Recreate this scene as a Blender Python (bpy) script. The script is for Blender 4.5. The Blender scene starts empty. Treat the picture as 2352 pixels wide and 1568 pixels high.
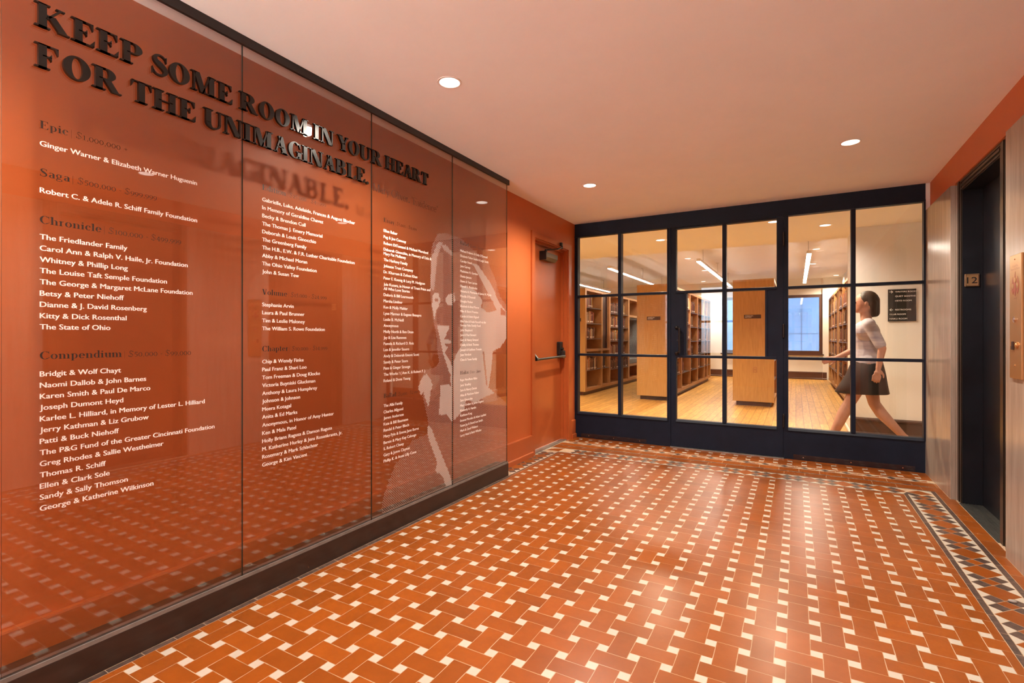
import bpy, bmesh, math, random
from mathutils import Vector, Matrix
random.seed(7)
R = math.radians
C = bpy.context.scene.collection
SC = bpy.context.scene

# ------------------------------------------------------------------ camera, exposure, sky
CAMH = 1.15
cam_d = bpy.data.cameras.new('camera')
cam_d.sensor_width = 36.0
cam_d.lens = 36.0 * 1155.0 / 2352.0
cam_d.shift_y = -10.0 / 2352.0
cam_d.clip_start = 0.05
cam = bpy.data.objects.new('camera', cam_d)
cam.location = (0, 0, CAMH)
cam.rotation_euler = (R(90), 0, R(29.445))
C.objects.link(cam)
SC.camera = cam
SC.view_settings.view_transform = 'Standard'
SC.view_settings.look = 'None'
SC.view_settings.gamma = 1.0
SC.view_settings.use_curve_mapping = False
SC.view_settings.exposure = 0.12
SC.cycles.max_bounces = 10
SC.cycles.diffuse_bounces = 5
SC.cycles.glossy_bounces = 5
SC.cycles.transparent_max_bounces = 24
SC.cycles.transmission_bounces = 6
SC.cycles.sample_clamp_indirect = 6.0
SC.cycles.caustics_reflective = True
SC.cycles.blur_glossy = 0.3
SC.cycles.caustics_refractive = False

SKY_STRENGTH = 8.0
FILL_GLOW_STRENGTH = 66.0  # added glow from below, boosted to lift the lobby ceiling
LOBBY_SPOT = 232.0        # watts, each lobby downlight
LIB_SPOT = 430.0          # watts, each library downlight
PENDANT = 44.0           # emission of the library pendants
LENS = 3.0              # emission of the downlight lenses
LAMP_COL = (1.0, 0.88, 0.74)
LIB_COL = (1.0, 0.83, 0.60)

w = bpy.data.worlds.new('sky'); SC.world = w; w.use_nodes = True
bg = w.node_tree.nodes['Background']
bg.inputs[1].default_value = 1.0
# bright blue-white sky above, added glow below the horizon fills the lobby ceiling
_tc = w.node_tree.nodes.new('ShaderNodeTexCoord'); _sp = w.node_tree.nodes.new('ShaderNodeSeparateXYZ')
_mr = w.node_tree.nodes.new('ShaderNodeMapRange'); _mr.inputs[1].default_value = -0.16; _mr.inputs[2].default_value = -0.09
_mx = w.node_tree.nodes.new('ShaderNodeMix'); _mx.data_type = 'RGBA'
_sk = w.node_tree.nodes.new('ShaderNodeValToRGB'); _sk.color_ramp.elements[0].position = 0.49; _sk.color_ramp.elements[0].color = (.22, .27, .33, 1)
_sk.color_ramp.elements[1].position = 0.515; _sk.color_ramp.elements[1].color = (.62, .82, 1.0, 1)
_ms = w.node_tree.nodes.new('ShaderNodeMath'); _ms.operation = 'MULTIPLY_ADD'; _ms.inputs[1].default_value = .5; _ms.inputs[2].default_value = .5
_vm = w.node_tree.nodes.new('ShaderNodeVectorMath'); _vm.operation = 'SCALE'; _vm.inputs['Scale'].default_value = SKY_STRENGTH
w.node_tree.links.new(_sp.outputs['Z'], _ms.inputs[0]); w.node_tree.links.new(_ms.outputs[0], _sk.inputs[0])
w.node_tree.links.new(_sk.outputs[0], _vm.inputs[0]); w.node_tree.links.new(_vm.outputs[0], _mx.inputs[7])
_mx.inputs[6].default_value = (FILL_GLOW_STRENGTH, FILL_GLOW_STRENGTH*.93, FILL_GLOW_STRENGTH*.86, 1)
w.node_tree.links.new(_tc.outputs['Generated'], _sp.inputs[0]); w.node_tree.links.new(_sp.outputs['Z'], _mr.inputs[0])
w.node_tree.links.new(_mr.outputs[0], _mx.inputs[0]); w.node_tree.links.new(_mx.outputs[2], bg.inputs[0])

# ------------------------------------------------------------------ materials
def lin(r, g, b):
    f = lambda c: (c/255/12.92) if c/255 <= 0.04045 else ((c/255+0.055)/1.055)**2.4
    return (f(r), f(g), f(b), 1)

def newmat(name):
    m = bpy.data.materials.new(name); m.use_nodes = True
    nt = m.node_tree
    return m, nt, nt.nodes['Principled BSDF']

def mat(name, col, rough=0.5, metal=0.0, spec=0.5, noise=0.0, nscale=8.0, stretch=(1, 1, 1), bump=0.0, bscale=60.0,
        col2=None, rvar=0.0, coat=0.0, island=0.0, detail=4.0):
    """paint, wood, stone, metal: base colour varied by a stretched noise, fine bump, optional variation per tile"""
    m, nt, p = newmat(name)
    col = tuple(col[:3]) + (1,)
    p.inputs['Base Color'].default_value = col
    p.inputs['Roughness'].default_value = rough
    p.inputs['Metallic'].default_value = metal
    p.inputs['Specular IOR Level'].default_value = spec
    p.inputs['Coat Weight'].default_value = coat; p.inputs['Coat Roughness'].default_value = 0.16
    L = nt.links
    tc = nt.nodes.new('ShaderNodeTexCoord')
    last = None
    if noise > 0 or col2:
        mp = nt.nodes.new('ShaderNodeMapping'); mp.inputs['Scale'].default_value = stretch
        geo = nt.nodes.new('ShaderNodeNewGeometry')
        L.new(geo.outputs['Position'], mp.inputs['Vector'])
        nz = nt.nodes.new('ShaderNodeTexNoise'); nz.inputs['Scale'].default_value = nscale; nz.inputs['Detail'].default_value = detail
        nz.inputs['Roughness'].default_value = 0.65
        L.new(mp.outputs[0], nz.inputs['Vector'])
        mr = nt.nodes.new('ShaderNodeMapRange'); mr.inputs[1].default_value = 0.32; mr.inputs[2].default_value = 0.68
        L.new(nz.outputs[0], mr.inputs[0])
        mx = nt.nodes.new('ShaderNodeMix'); mx.data_type = 'RGBA'
        c2 = tuple(col2[:3]) + (1,) if col2 else tuple(c*(1-noise) for c in col[:3]) + (1,)
        c1 = col if col2 else tuple(min(1, c*(1+noise*0.6)) for c in col[:3]) + (1,)
        mx.inputs[6].default_value = c1; mx.inputs[7].default_value = c2
        L.new(mr.outputs[0], mx.inputs[0]); last = mx.outputs[2]
        if rvar > 0:
            mr2 = nt.nodes.new('ShaderNodeMapRange'); mr2.inputs[3].default_value = max(0.02, rough-rvar); mr2.inputs[4].default_value = rough+rvar
            L.new(nz.outputs[0], mr2.inputs[0]); L.new(mr2.outputs[0], p.inputs['Roughness'])
    if island > 0:
        g2 = nt.nodes.new('ShaderNodeNewGeometry')
        hs = nt.nodes.new('ShaderNodeHueSaturation')
        if last: L.new(last, hs.inputs['Color'])
        else: hs.inputs['Color'].default_value = col
        m3 = nt.nodes.new('ShaderNodeMapRange'); m3.inputs[3].default_value = 1-island; m3.inputs[4].default_value = 1+island*0.7
        L.new(g2.outputs['Random Per Island'], m3.inputs[0]); L.new(m3.outputs[0], hs.inputs['Value'])
        last = hs.outputs[0]
    if last: L.new(last, p.inputs['Base Color'])
    if bump > 0:
        g3 = nt.nodes.new('ShaderNodeNewGeometry')
        n2 = nt.nodes.new('ShaderNodeTexNoise'); n2.inputs['Scale'].default_value = bscale; n2.inputs['Detail'].default_value = 3
        L.new(g3.outputs['Position'], n2.inputs['Vector'])
        b = nt.nodes.new('ShaderNodeBump'); b.inputs['Strength'].default_value = bump; b.inputs['Distance'].default_value = 0.004
        L.new(n2.outputs[0], b.inputs['Height']); L.new(b.outputs[0], p.inputs['Normal'])
    return m

def emit(name, col, s):
    m, nt, p = newmat(name)
    p.inputs['Base Color'].default_value = (0.9, 0.9, 0.9, 1)
    p.inputs['Emission Color'].default_value = tuple(col[:3]) + (1,)
    p.inputs['Emission Strength'].default_value = s
    return m

def glass(name, tint=(0.97, 0.98, 0.97), f0=0.04, rough=0.0):
    """thin clear glazing: Schlick reflection over straight transmission"""
    m, nt, p = newmat(name); nt.nodes.remove(p)
    out = nt.nodes['Material Output']; L = nt.links
    tr = nt.nodes.new('ShaderNodeBsdfTransparent'); tr.inputs[0].default_value = tuple(tint) + (1,)
    gl = nt.nodes.new('ShaderNodeBsdfGlossy'); gl.inputs['Roughness'].default_value = rough
    gl.inputs[0].default_value = (1, 1, 1, 1)
    lw = nt.nodes.new('ShaderNodeLayerWeight'); lw.inputs[0].default_value = 0.5
    pw = nt.nodes.new('ShaderNodeMath'); pw.operation = 'POWER'; pw.inputs[1].default_value = 5
    L.new(lw.outputs['Facing'], pw.inputs[0])
    ma = nt.nodes.new('ShaderNodeMath'); ma.operation = 'MULTIPLY_ADD'; ma.inputs[1].default_value = 1-f0; ma.inputs[2].default_value = f0
    L.new(pw.outputs[0], ma.inputs[0])
    mx = nt.nodes.new('ShaderNodeMixShader')
    L.new(ma.outputs[0], mx.inputs[0]); L.new(tr.outputs[0], mx.inputs[1]); L.new(gl.outputs[0], mx.inputs[2])
    L.new(mx.outputs[0], out.inputs[0])
    return m

def veil(name, col, alpha):
    """translucent printed vinyl"""
    m, nt, p = newmat(name)
    p.inputs['Base Color'].default_value = tuple(col[:3]) + (1,)
    p.inputs['Roughness'].default_value = 0.6
    p.inputs['Alpha'].default_value = alpha
    return m

def planks(name):
    m, nt, p = newmat(name); L = nt.links
    geo = nt.nodes.new('ShaderNodeNewGeometry')
    mp = nt.nodes.new('ShaderNodeMapping'); mp.inputs['Rotation'].default_value = (0, 0, R(90))
    L.new(geo.outputs['Position'], mp.inputs['Vector'])
    br = nt.nodes.new('ShaderNodeTexBrick')
    br.inputs['Scale'].default_value = 1.0; br.inputs['Brick Width'].default_value = 1.3; br.inputs['Row Height'].default_value = 0.092
    br.inputs['Mortar Size'].default_value = 0.0026; br.inputs['Mortar Smooth'].default_value = 0.3; br.inputs['Bias'].default_value = 0.0
    br.inputs['Color1'].default_value = (0.56, 0.29, 0.070, 1); br.inputs['Color2'].default_value = (0.74, 0.43, 0.12, 1)
    br.inputs['Mortar'].default_value = (0.07, 0.03, 0.012, 1); br.offset = 0.37
    L.new(mp.outputs[0], br.inputs['Vector'])
    mp2 = nt.nodes.new('ShaderNodeMapping'); mp2.inputs['Scale'].default_value = (9, 1.2, 1)
    L.new(geo.outputs['Position'], mp2.inputs['Vector'])
    nz = nt.nodes.new('ShaderNodeTexNoise'); nz.inputs['Scale'].default_value = 3.0; nz.inputs['Detail'].default_value = 6; nz.inputs['Roughness'].default_value = 0.7
    L.new(mp2.outputs[0], nz.inputs['Vector'])
    rp = nt.nodes.new('ShaderNodeValToRGB'); rp.color_ramp.elements[0].position = 0.3; rp.color_ramp.elements[0].color = (0.60, 0.50, 0.42, 1)
    rp.color_ramp.elements[1].position = 0.62; rp.color_ramp.elements[1].color = (1.06, 1.04, 1.0, 1)
    L.new(nz.outputs[0], rp.inputs[0])
    mx = nt.nodes.new('ShaderNodeMix'); mx.data_type = 'RGBA'; mx.blend_type = 'MULTIPLY'; mx.inputs[0].default_value = 1
    L.new(br.outputs[0], mx.inputs[6]); L.new(rp.outputs[0], mx.inputs[7]); L.new(mx.outputs[2], p.inputs['Base Color'])
    p.inputs['Roughness'].default_value = 0.36; p.inputs['Specular IOR Level'].default_value = 0.35
    return m

M = {}
M['orange'] = mat('orange_wall_paint', (0.55, 0.132, 0.034), 0.42, noise=0.05, nscale=2.5, bump=0.05, bscale=90)
M['orange_gloss'] = mat('orange_gloss_paint', (0.46, 0.107, 0.028), 0.3, noise=0.05, nscale=6, bump=0.03, bscale=120)
M['white'] = mat('white_ceiling_paint', (0.90, 0.885, 0.87), 0.7, noise=0.02, nscale=3, bump=0.03, bscale=140)
M['plaster'] = mat('cream_wall_paint', (0.80, 0.775, 0.73), 0.6, noise=0.02, nscale=3, bump=0.03, bscale=140)
M['tile_red'] = mat('terracotta_tile', (0.268, 0.067, 0.0068), 0.30, spec=0.34, noise=0.10, nscale=9, rvar=0.05, island=0.15, bump=0.12, bscale=22)
M['tile_cream'] = mat('cream_tile', (0.52, 0.47, 0.395), 0.30, spec=0.34, noise=0.06, nscale=16, rvar=0.04, island=0.05, bump=0.08, bscale=30)
M['tile_black'] = mat('dark_tile', (0.085, 0.052, 0.042), 0.4, noise=0.45, nscale=30, rvar=0.1, island=0.2)
M['grout'] = mat('pale_grout', (0.50, 0.36, 0.24), 0.8, noise=0.2, nscale=30)
M['stone'] = mat('veined_beige_marble', (0.42, 0.345, 0.285), 0.2, col2=(0.31, 0.245, 0.195), nscale=5, stretch=(6, 6, 0.5), rvar=0.08, detail=6)
M['stone_edge'] = mat('sawn_marble_edge', (0.55, 0.47, 0.42), 0.5, noise=0.15, nscale=9, stretch=(4, 4, 1))
M['navy'] = mat('navy_steel_paint', (0.008, 0.0125, 0.025), 0.45, spec=0.18, noise=0.25, nscale=5, bump=0.03, bscale=150)
M['black_metal'] = mat('black_metal', (0.010, 0.009, 0.009), 0.35)
M['lift_black'] = mat('black_enamel_steel', (0.008, 0.009, 0.013), 0.34, noise=0.4, nscale=5, spec=.4)
M['lift_bronze'] = mat('dark_bronze_steel', (0.085, 0.062, 0.045), 0.3, metal=0.7, noise=0.3, nscale=8, stretch=(3, 3, .6))
M['sill_metal'] = mat('grooved_grey_sill', (0.06, 0.060, 0.055), 0.45, metal=0.4, noise=0.4, nscale=25)
M['plinth'] = mat('dark_brown_plinth', (0.030, 0.016, 0.012), 0.35, noise=0.3, nscale=5, stretch=(1, 1, 4))
M['header'] = mat('black_brown_channel', (0.014, 0.009, 0.008), 0.4, noise=0.2, nscale=6)
M['channel'] = mat('grey_glazing_gasket', (0.22, 0.21, 0.20), 0.35, metal=0.3, noise=0.2, nscale=12)
M['donor_glass'] = glass('donor_wall_glass', (0.88, 0.872, 0.862), 0.082)
M['glass_edge'] = mat('glass_edge_dark', (0.05, 0.06, 0.05), 0.2)
M['clear'] = glass('clear_glazing', (0.985, 0.99, 0.985))
M['strip_clear'] = glass('clear_plastic', (0.8, 0.82, 0.85), 0.05, 0.1)
M['letter'] = mat('black_satin_letter', (0.006, 0.005, 0.004), 0.24, spec=0.45)
M['print_white'] = mat('white_vinyl', (0.93, 0.90, 0.88), 0.5)
M['print_dark'] = mat('dark_brown_vinyl', (0.022, 0.011, 0.008), 0.5)
M['halftone'] = veil('frosted_dot_vinyl', (0.76, 0.71, 0.67), 0.52)
M['oak'] = mat('golden_oak_veneer', (0.52, 0.295, 0.098), 0.4, col2=(0.41, 0.212, 0.064), nscale=7, stretch=(9, 9, .7), detail=6)
M['oak_edge'] = mat('oak_front_edge', (0.42, 0.20, 0.075), 0.4, noise=0.12, nscale=12)
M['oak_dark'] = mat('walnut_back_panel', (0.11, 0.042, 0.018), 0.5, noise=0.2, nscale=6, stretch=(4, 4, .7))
M['shelf_metal'] = mat('grey_steel_shelf', (0.13, 0.12, 0.13), 0.4, metal=0.4, noise=0.1, nscale=10)
M['dark_panel'] = mat('dark_brown_panel', (0.030, 0.014, 0.013), 0.45, noise=0.2, nscale=6)
M['brown_trim'] = mat('dark_brown_trim_paint', (0.060, 0.030, 0.022), 0.35, noise=0.1, nscale=8)
M['felt'] = mat('grey_felt', (0.24, 0.255, 0.26), 0.9, noise=0.35, nscale=60, bump=0.3, bscale=300)
M['wood_floor'] = planks('oak_floorboards')
M['lens'] = emit('lit_lens', (1.0, 0.93, 0.82), LENS)
M['tube'] = emit('lit_diffuser', (1.0, 0.90, 0.76), PENDANT)
M['ring'] = mat('white_trim_ring', (0.80, 0.74, 0.68), 0.4)
M['brass'] = mat('polished_brass', (0.70, 0.43, 0.20), 0.30, metal=0.85)
M['brass_dark'] = mat('engraved_copper_red', (0.45, 0.15, 0.10), 0.4, metal=0.5)
M['chrome'] = mat('chrome', (0.75, 0.72, 0.68), 0.15, metal=1.0)
M['closer_grey'] = mat('grey_closer_cover', (0.12, 0.105, 0.09), 0.35, metal=0.5)
M['sign_dark'] = mat('black_sign_face', (0.012, 0.011, 0.011), 0.25)
M['sign_brown'] = mat('brown_sign_face', (0.040, 0.022, 0.016), 0.4)
M['facade'] = mat('blue_grey_facade_stone', (0.016, 0.046, 0.105), 0.8, noise=0.2, nscale=1.2)
M['facade_joint'] = mat('facade_joint', (0.008, 0.024, 0.058), 0.8)
M['metal_grey'] = mat('grey_threshold', (0.30, 0.29, 0.27), 0.4, metal=0.6, noise=0.2, nscale=20)
M['pebble'] = mat('grey_pebble', (0.35, 0.31, 0.28), 0.6, noise=0.2, nscale=90)
BOOKC = {'brown': (0.085, 0.038, 0.022), 'tan': (0.36, 0.19, 0.075), 'maroon': (0.16, 0.028, 0.022), 'red': (0.34, 0.055, 0.03),
         'black': (0.022, 0.019, 0.020), 'green': (0.045, 0.075, 0.05), 'navy blue': (0.035, 0.05, 0.10), 'grey': (0.16, 0.145, 0.14),
         'cream': (0.60, 0.47, 0.30), 'yellow': (0.62, 0.33, 0.03), 'orange': (0.48, 0.17, 0.05)}
BM = {k: mat('book_cloth_' + k.replace(' ', '_'), tuple(c_*.8 for c_ in v), 0.6, noise=0.2, nscale=40) for k, v in BOOKC.items()}
M['pages'] = mat('book_pages', (0.62, 0.52, 0.38), 0.8)
M['skin'] = mat('skin', (0.52, 0.27, 0.19), 0.5, noise=0.06, nscale=20)
M['blouse'] = mat('grey_lavender_blouse', (0.36, 0.33, 0.42), 0.75, col2=(0.62, 0.58, 0.62), nscale=5, stretch=(1, 1, 6))
M['skirt'] = mat('black_skirt', (0.016, 0.014, 0.015), 0.8, noise=0.2, nscale=30)
M['hair'] = mat('brown_hair', (0.045, 0.022, 0.012), 0.5, noise=0.4, nscale=20, stretch=(6, 6, 1))
M['shoe'] = mat('dark_shoe', (0.03, 0.02, 0.018), 0.4)
M['eye'] = mat('eye_dark', (0.02, 0.015, 0.012), 0.2)
M['lip'] = mat('lip', (0.36, 0.10, 0.08), 0.4)

# ------------------------------------------------------------------ mesh helpers
LOC = {}           # world location of every parent object

class MB:
    def __init__(s): s.v = []; s.f = []; s.mi = []; s.sm = []
    def add(s, vs, fs, mi=0, smooth=False):
        o = len(s.v); s.v += [tuple(v) for v in vs]
        for f in fs: s.f.append([i+o for i in f]); s.mi.append(mi); s.sm.append(smooth)
        return s
    def box(s, x0, x1, y0, y1, z0, z1, mi=0):
        v = [(x0, y0, z0), (x1, y0, z0), (x1, y1, z0), (x0, y1, z0), (x0, y0, z1), (x1, y0, z1), (x1, y1, z1), (x0, y1, z1)]
        return s.add(v, [(0, 3, 2, 1), (4, 5, 6, 7), (0, 1, 5, 4), (1, 2, 6, 5), (2, 3, 7, 6), (3, 0, 4, 7)], mi)
    def bbox(s, x0, x1, y0, y1, z0, z1, b=0.003, mi=0):
        """box with chamfered edges"""
        bm = bmesh.new()
        bmesh.ops.create_cube(bm, size=1)
        for v in bm.verts:
            v.co = Vector((x0+(v.co.x+.5)*(x1-x0), y0+(v.co.y+.5)*(y1-y0), z0+(v.co.z+.5)*(z1-z0)))
        bmesh.ops.bevel(bm, geom=bm.edges[:], offset=b, segments=2, affect='EDGES', profile=0.6)
        bm.verts.index_update()
        s.add([v.co[:] for v in bm.verts], [[v.index for v in f.verts] for f in bm.faces], mi); bm.free()
        return s
    def prism(s, poly, axis, a, b, mi=0):
        """polygon in the two other axes (in xyz order) swept along axis from a to b"""
        def P(p, t): return {'x': (t, p[0], p[1]), 'y': (p[0], t, p[1]), 'z': (p[0], p[1], t)}[axis]
        n = len(poly)
        v = [P(p, a) for p in poly] + [P(p, b) for p in poly]
        fs = [list(range(n))[::-1], list(range(n, 2*n))] + [(i, (i+1) % n, n+(i+1) % n, n+i) for i in range(n)]
        return s.add(v, fs, mi)
    def cyl(s, p0, p1, r0, r1=None, n=20, mi=0, caps=True, smooth=True):
        r1 = r0 if r1 is None else r1
        p0 = Vector(p0); p1 = Vector(p1); d = (p1-p0).normalized()
        a = d.orthogonal().normalized(); b = d.cross(a)
        v = []
        for p, r in ((p0, r0), (p1, r1)):
            for i in range(n):
                t = 2*math.pi*i/n; v.append(p + a*(r*math.cos(t)) + b*(r*math.sin(t)))
        s.add(v, [(i, (i+1) % n, n+(i+1) % n, n+i) for i in range(n)], mi, smooth)
        if caps: s.add(v, [list(range(n))[::-1], list(range(n, 2*n))], mi)
        return s
    def tube(s, pts, r, n=10, mi=0):
        for a, b in zip(pts, pts[1:]): s.cyl(a, b, r, n=n, mi=mi)
        for p in pts[1:-1]: s.ball(p, r, mi=mi, n=8)
        return s
    def ball(s, c, r, mi=0, n=12, sc=(1, 1, 1)):
        c = Vector(c); v = []; m = n//2
        for j in range(m+1):
            ph = math.pi*j/m
            for i in range(n):
                t = 2*math.pi*i/n
                v.append(c + Vector((r*sc[0]*math.sin(ph)*math.cos(t), r*sc[1]*math.sin(ph)*math.sin(t), r*sc[2]*math.cos(ph))))
        return s.add(v, [(j*n+i, (j+1)*n+i, (j+1)*n+(i+1) % n, j*n+(i+1) % n) for j in range(m) for i in range(n)], mi, True)
    def ring(s, c, ro, ri, z0, z1, n=32, mi=0):
        v = []
        for r, z in ((ro, z0), (ro, z1), (ri, z1), (ri, z0)):
            for i in range(n):
                t = 2*math.pi*i/n; v.append((c[0]+r*math.cos(t), c[1]+r*math.sin(t), z))
        fs = []
        for k in range(4):
            for i in range(n): fs.append((k*n+i, k*n+(i+1) % n, ((k+1) % 4)*n+(i+1) % n, ((k+1) % 4)*n+i))
        return s.add(v, fs, mi, False)
    def lo(s):
        xs = [v[0] for v in s.v]; ys = [v[1] for v in s.v]; zs = [v[2] for v in s.v]
        return ((min(xs)+max(xs))/2, (min(ys)+max(ys))/2, min(zs))

def link(name, mb, mats, parent=None, loc=None):
    """mesh given in world coordinates -> one object; origin at its base (top level) or at its parent"""
    if not isinstance(mats, (list, tuple)): mats = [mats]
    base = LOC[parent.name] if parent else (loc if loc is not None else mb.lo())
    me = bpy.data.meshes.new(name)
    me.from_pydata([(v[0]-base[0], v[1]-base[1], v[2]-base[2]) for v in mb.v], [], mb.f)
    for m in mats: me.materials.append(M[m] if isinstance(m, str) else m)
    me.polygons.foreach_set('material_index', mb.mi)
    me.polygons.foreach_set('use_smooth', mb.sm)
    me.validate()
    bm = bmesh.new(); bm.from_mesh(me); bmesh.ops.recalc_face_normals(bm, faces=bm.faces[:]); bm.to_mesh(me); bm.free()
    o = bpy.data.objects.new(name, me); C.objects.link(o)
    if parent: o.parent = parent; LOC[o.name] = base
    else: o.location = base; LOC[o.name] = tuple(base)
    return o

def tag(o, label, cat, group=None, kind=None):
    o['label'] = label; o['category'] = cat
    if group: o['group'] = group
    if kind: o['kind'] = kind
    return o

def thing(name, label, cat, loc, group=None):
    o = bpy.data.objects.new(name, None); C.objects.link(o); o.location = loc; LOC[o.name] = tuple(loc)
    o.empty_display_size = 0.1
    return tag(o, label, cat, group)

def struct(name, mb, mats, label=None):
    o = link(name, mb, mats); o['kind'] = 'structure'
    if label: o['label'] = label
    return o

def plabel(o, s): o['label'] = s; return o

# ------------------------------------------------------------------ lettering
_text_cache = {}
CAPH = {}
def sans(body, cap, xs=1.0, bold=0.0):
    """built-in sans lettering as flat polygons, cap height `cap`, starting at x = 0"""
    key = (body, bold)
    if key not in _text_cache:
        cu = bpy.data.curves.new('t', 'FONT'); cu.body = body; cu.size = 1.0; cu.offset = bold; cu.resolution_u = 3
        o = bpy.data.objects.new('t', cu); C.objects.link(o)
        dg = bpy.context.evaluated_depsgraph_get()
        me = o.evaluated_get(dg).to_mesh()
        vs = [tuple(v.co) for v in me.vertices]; fs = [list(p.vertices) for p in me.polygons]
        o.evaluated_get(dg).to_mesh_clear()
        bpy.data.objects.remove(o); bpy.data.curves.remove(cu)
        _text_cache[key] = (vs, fs)
    vs, fs = _text_cache[key]
    if body != 'H' and 'H' not in CAPH: CAPH['H'] = max(v[1] for v in sans('H', 1.0, 1.0, 0.0)[0])/1.0
    k = cap / CAPH['H'] if body != 'H' else 1.0
    x0 = min(v[0] for v in vs) if vs else 0
    return [((v[0]-x0)*k*xs, v[1]*k) for v in vs], fs

# serif capitals and lower case drawn as stems, bowls and serifs (cap height 1)
def _ring(cx, cy, rx, ry, a0, a1, w, t, n=22):
    out = []
    ix, iy = rx-w, ry-t
    for i in range(n):
        q = []
        for a in (a0+(a1-a0)*i/n, a0+(a1-a0)*(i+1)/n):
            c, s = math.cos(R(a)), math.sin(R(a)); q.append(((cx+rx*c, cy+ry*s), (cx+ix*c, cy+iy*s)))
        out.append([q[0][0], q[1][0], q[1][1], q[0][1]])
    return out
def _rect(x0, y0, x1, y1): return [[(x0, y0), (x1, y0), (x1, y1), (x0, y1)]]
def _dg(x0, y0, x1, y1, w): return [[(x0-w/2, y0), (x0+w/2, y0), (x1+w/2, y1), (x1-w/2, y1)]]
def _vs(pts, sub=6):
    """stroke of varying width along a smooth curve; pts = (x, y, width)"""
    P = []
    n = len(pts)
    for i in range(n-1):
        p0, p1, p2, p3 = pts[max(i-1, 0)], pts[i], pts[i+1], pts[min(i+2, n-1)]
        for k in range(sub):
            t = k/sub
            P.append(tuple(0.5*((2*b)+(-a+c)*t+(2*a-5*b+4*c-d)*t*t+(-a+3*b-3*c+d)*t**3) for a, b, c, d in zip(p0, p1, p2, p3)))
    P.append(pts[-1]); out = []; E = []
    for i, p in enumerate(P):
        a = P[max(i-1, 0)]; b = P[min(i+1, len(P)-1)]
        dx, dy = b[0]-a[0], b[1]-a[1]; l = math.hypot(dx, dy) or 1
        E.append(((p[0]-dy/l*p[2]/2, p[1]+dx/l*p[2]/2), (p[0]+dy/l*p[2]/2, p[1]-dx/l*p[2]/2)))
    for a, b in zip(E, E[1:]): out.append([a[0], a[1], b[1], b[0]])
    return out

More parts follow.
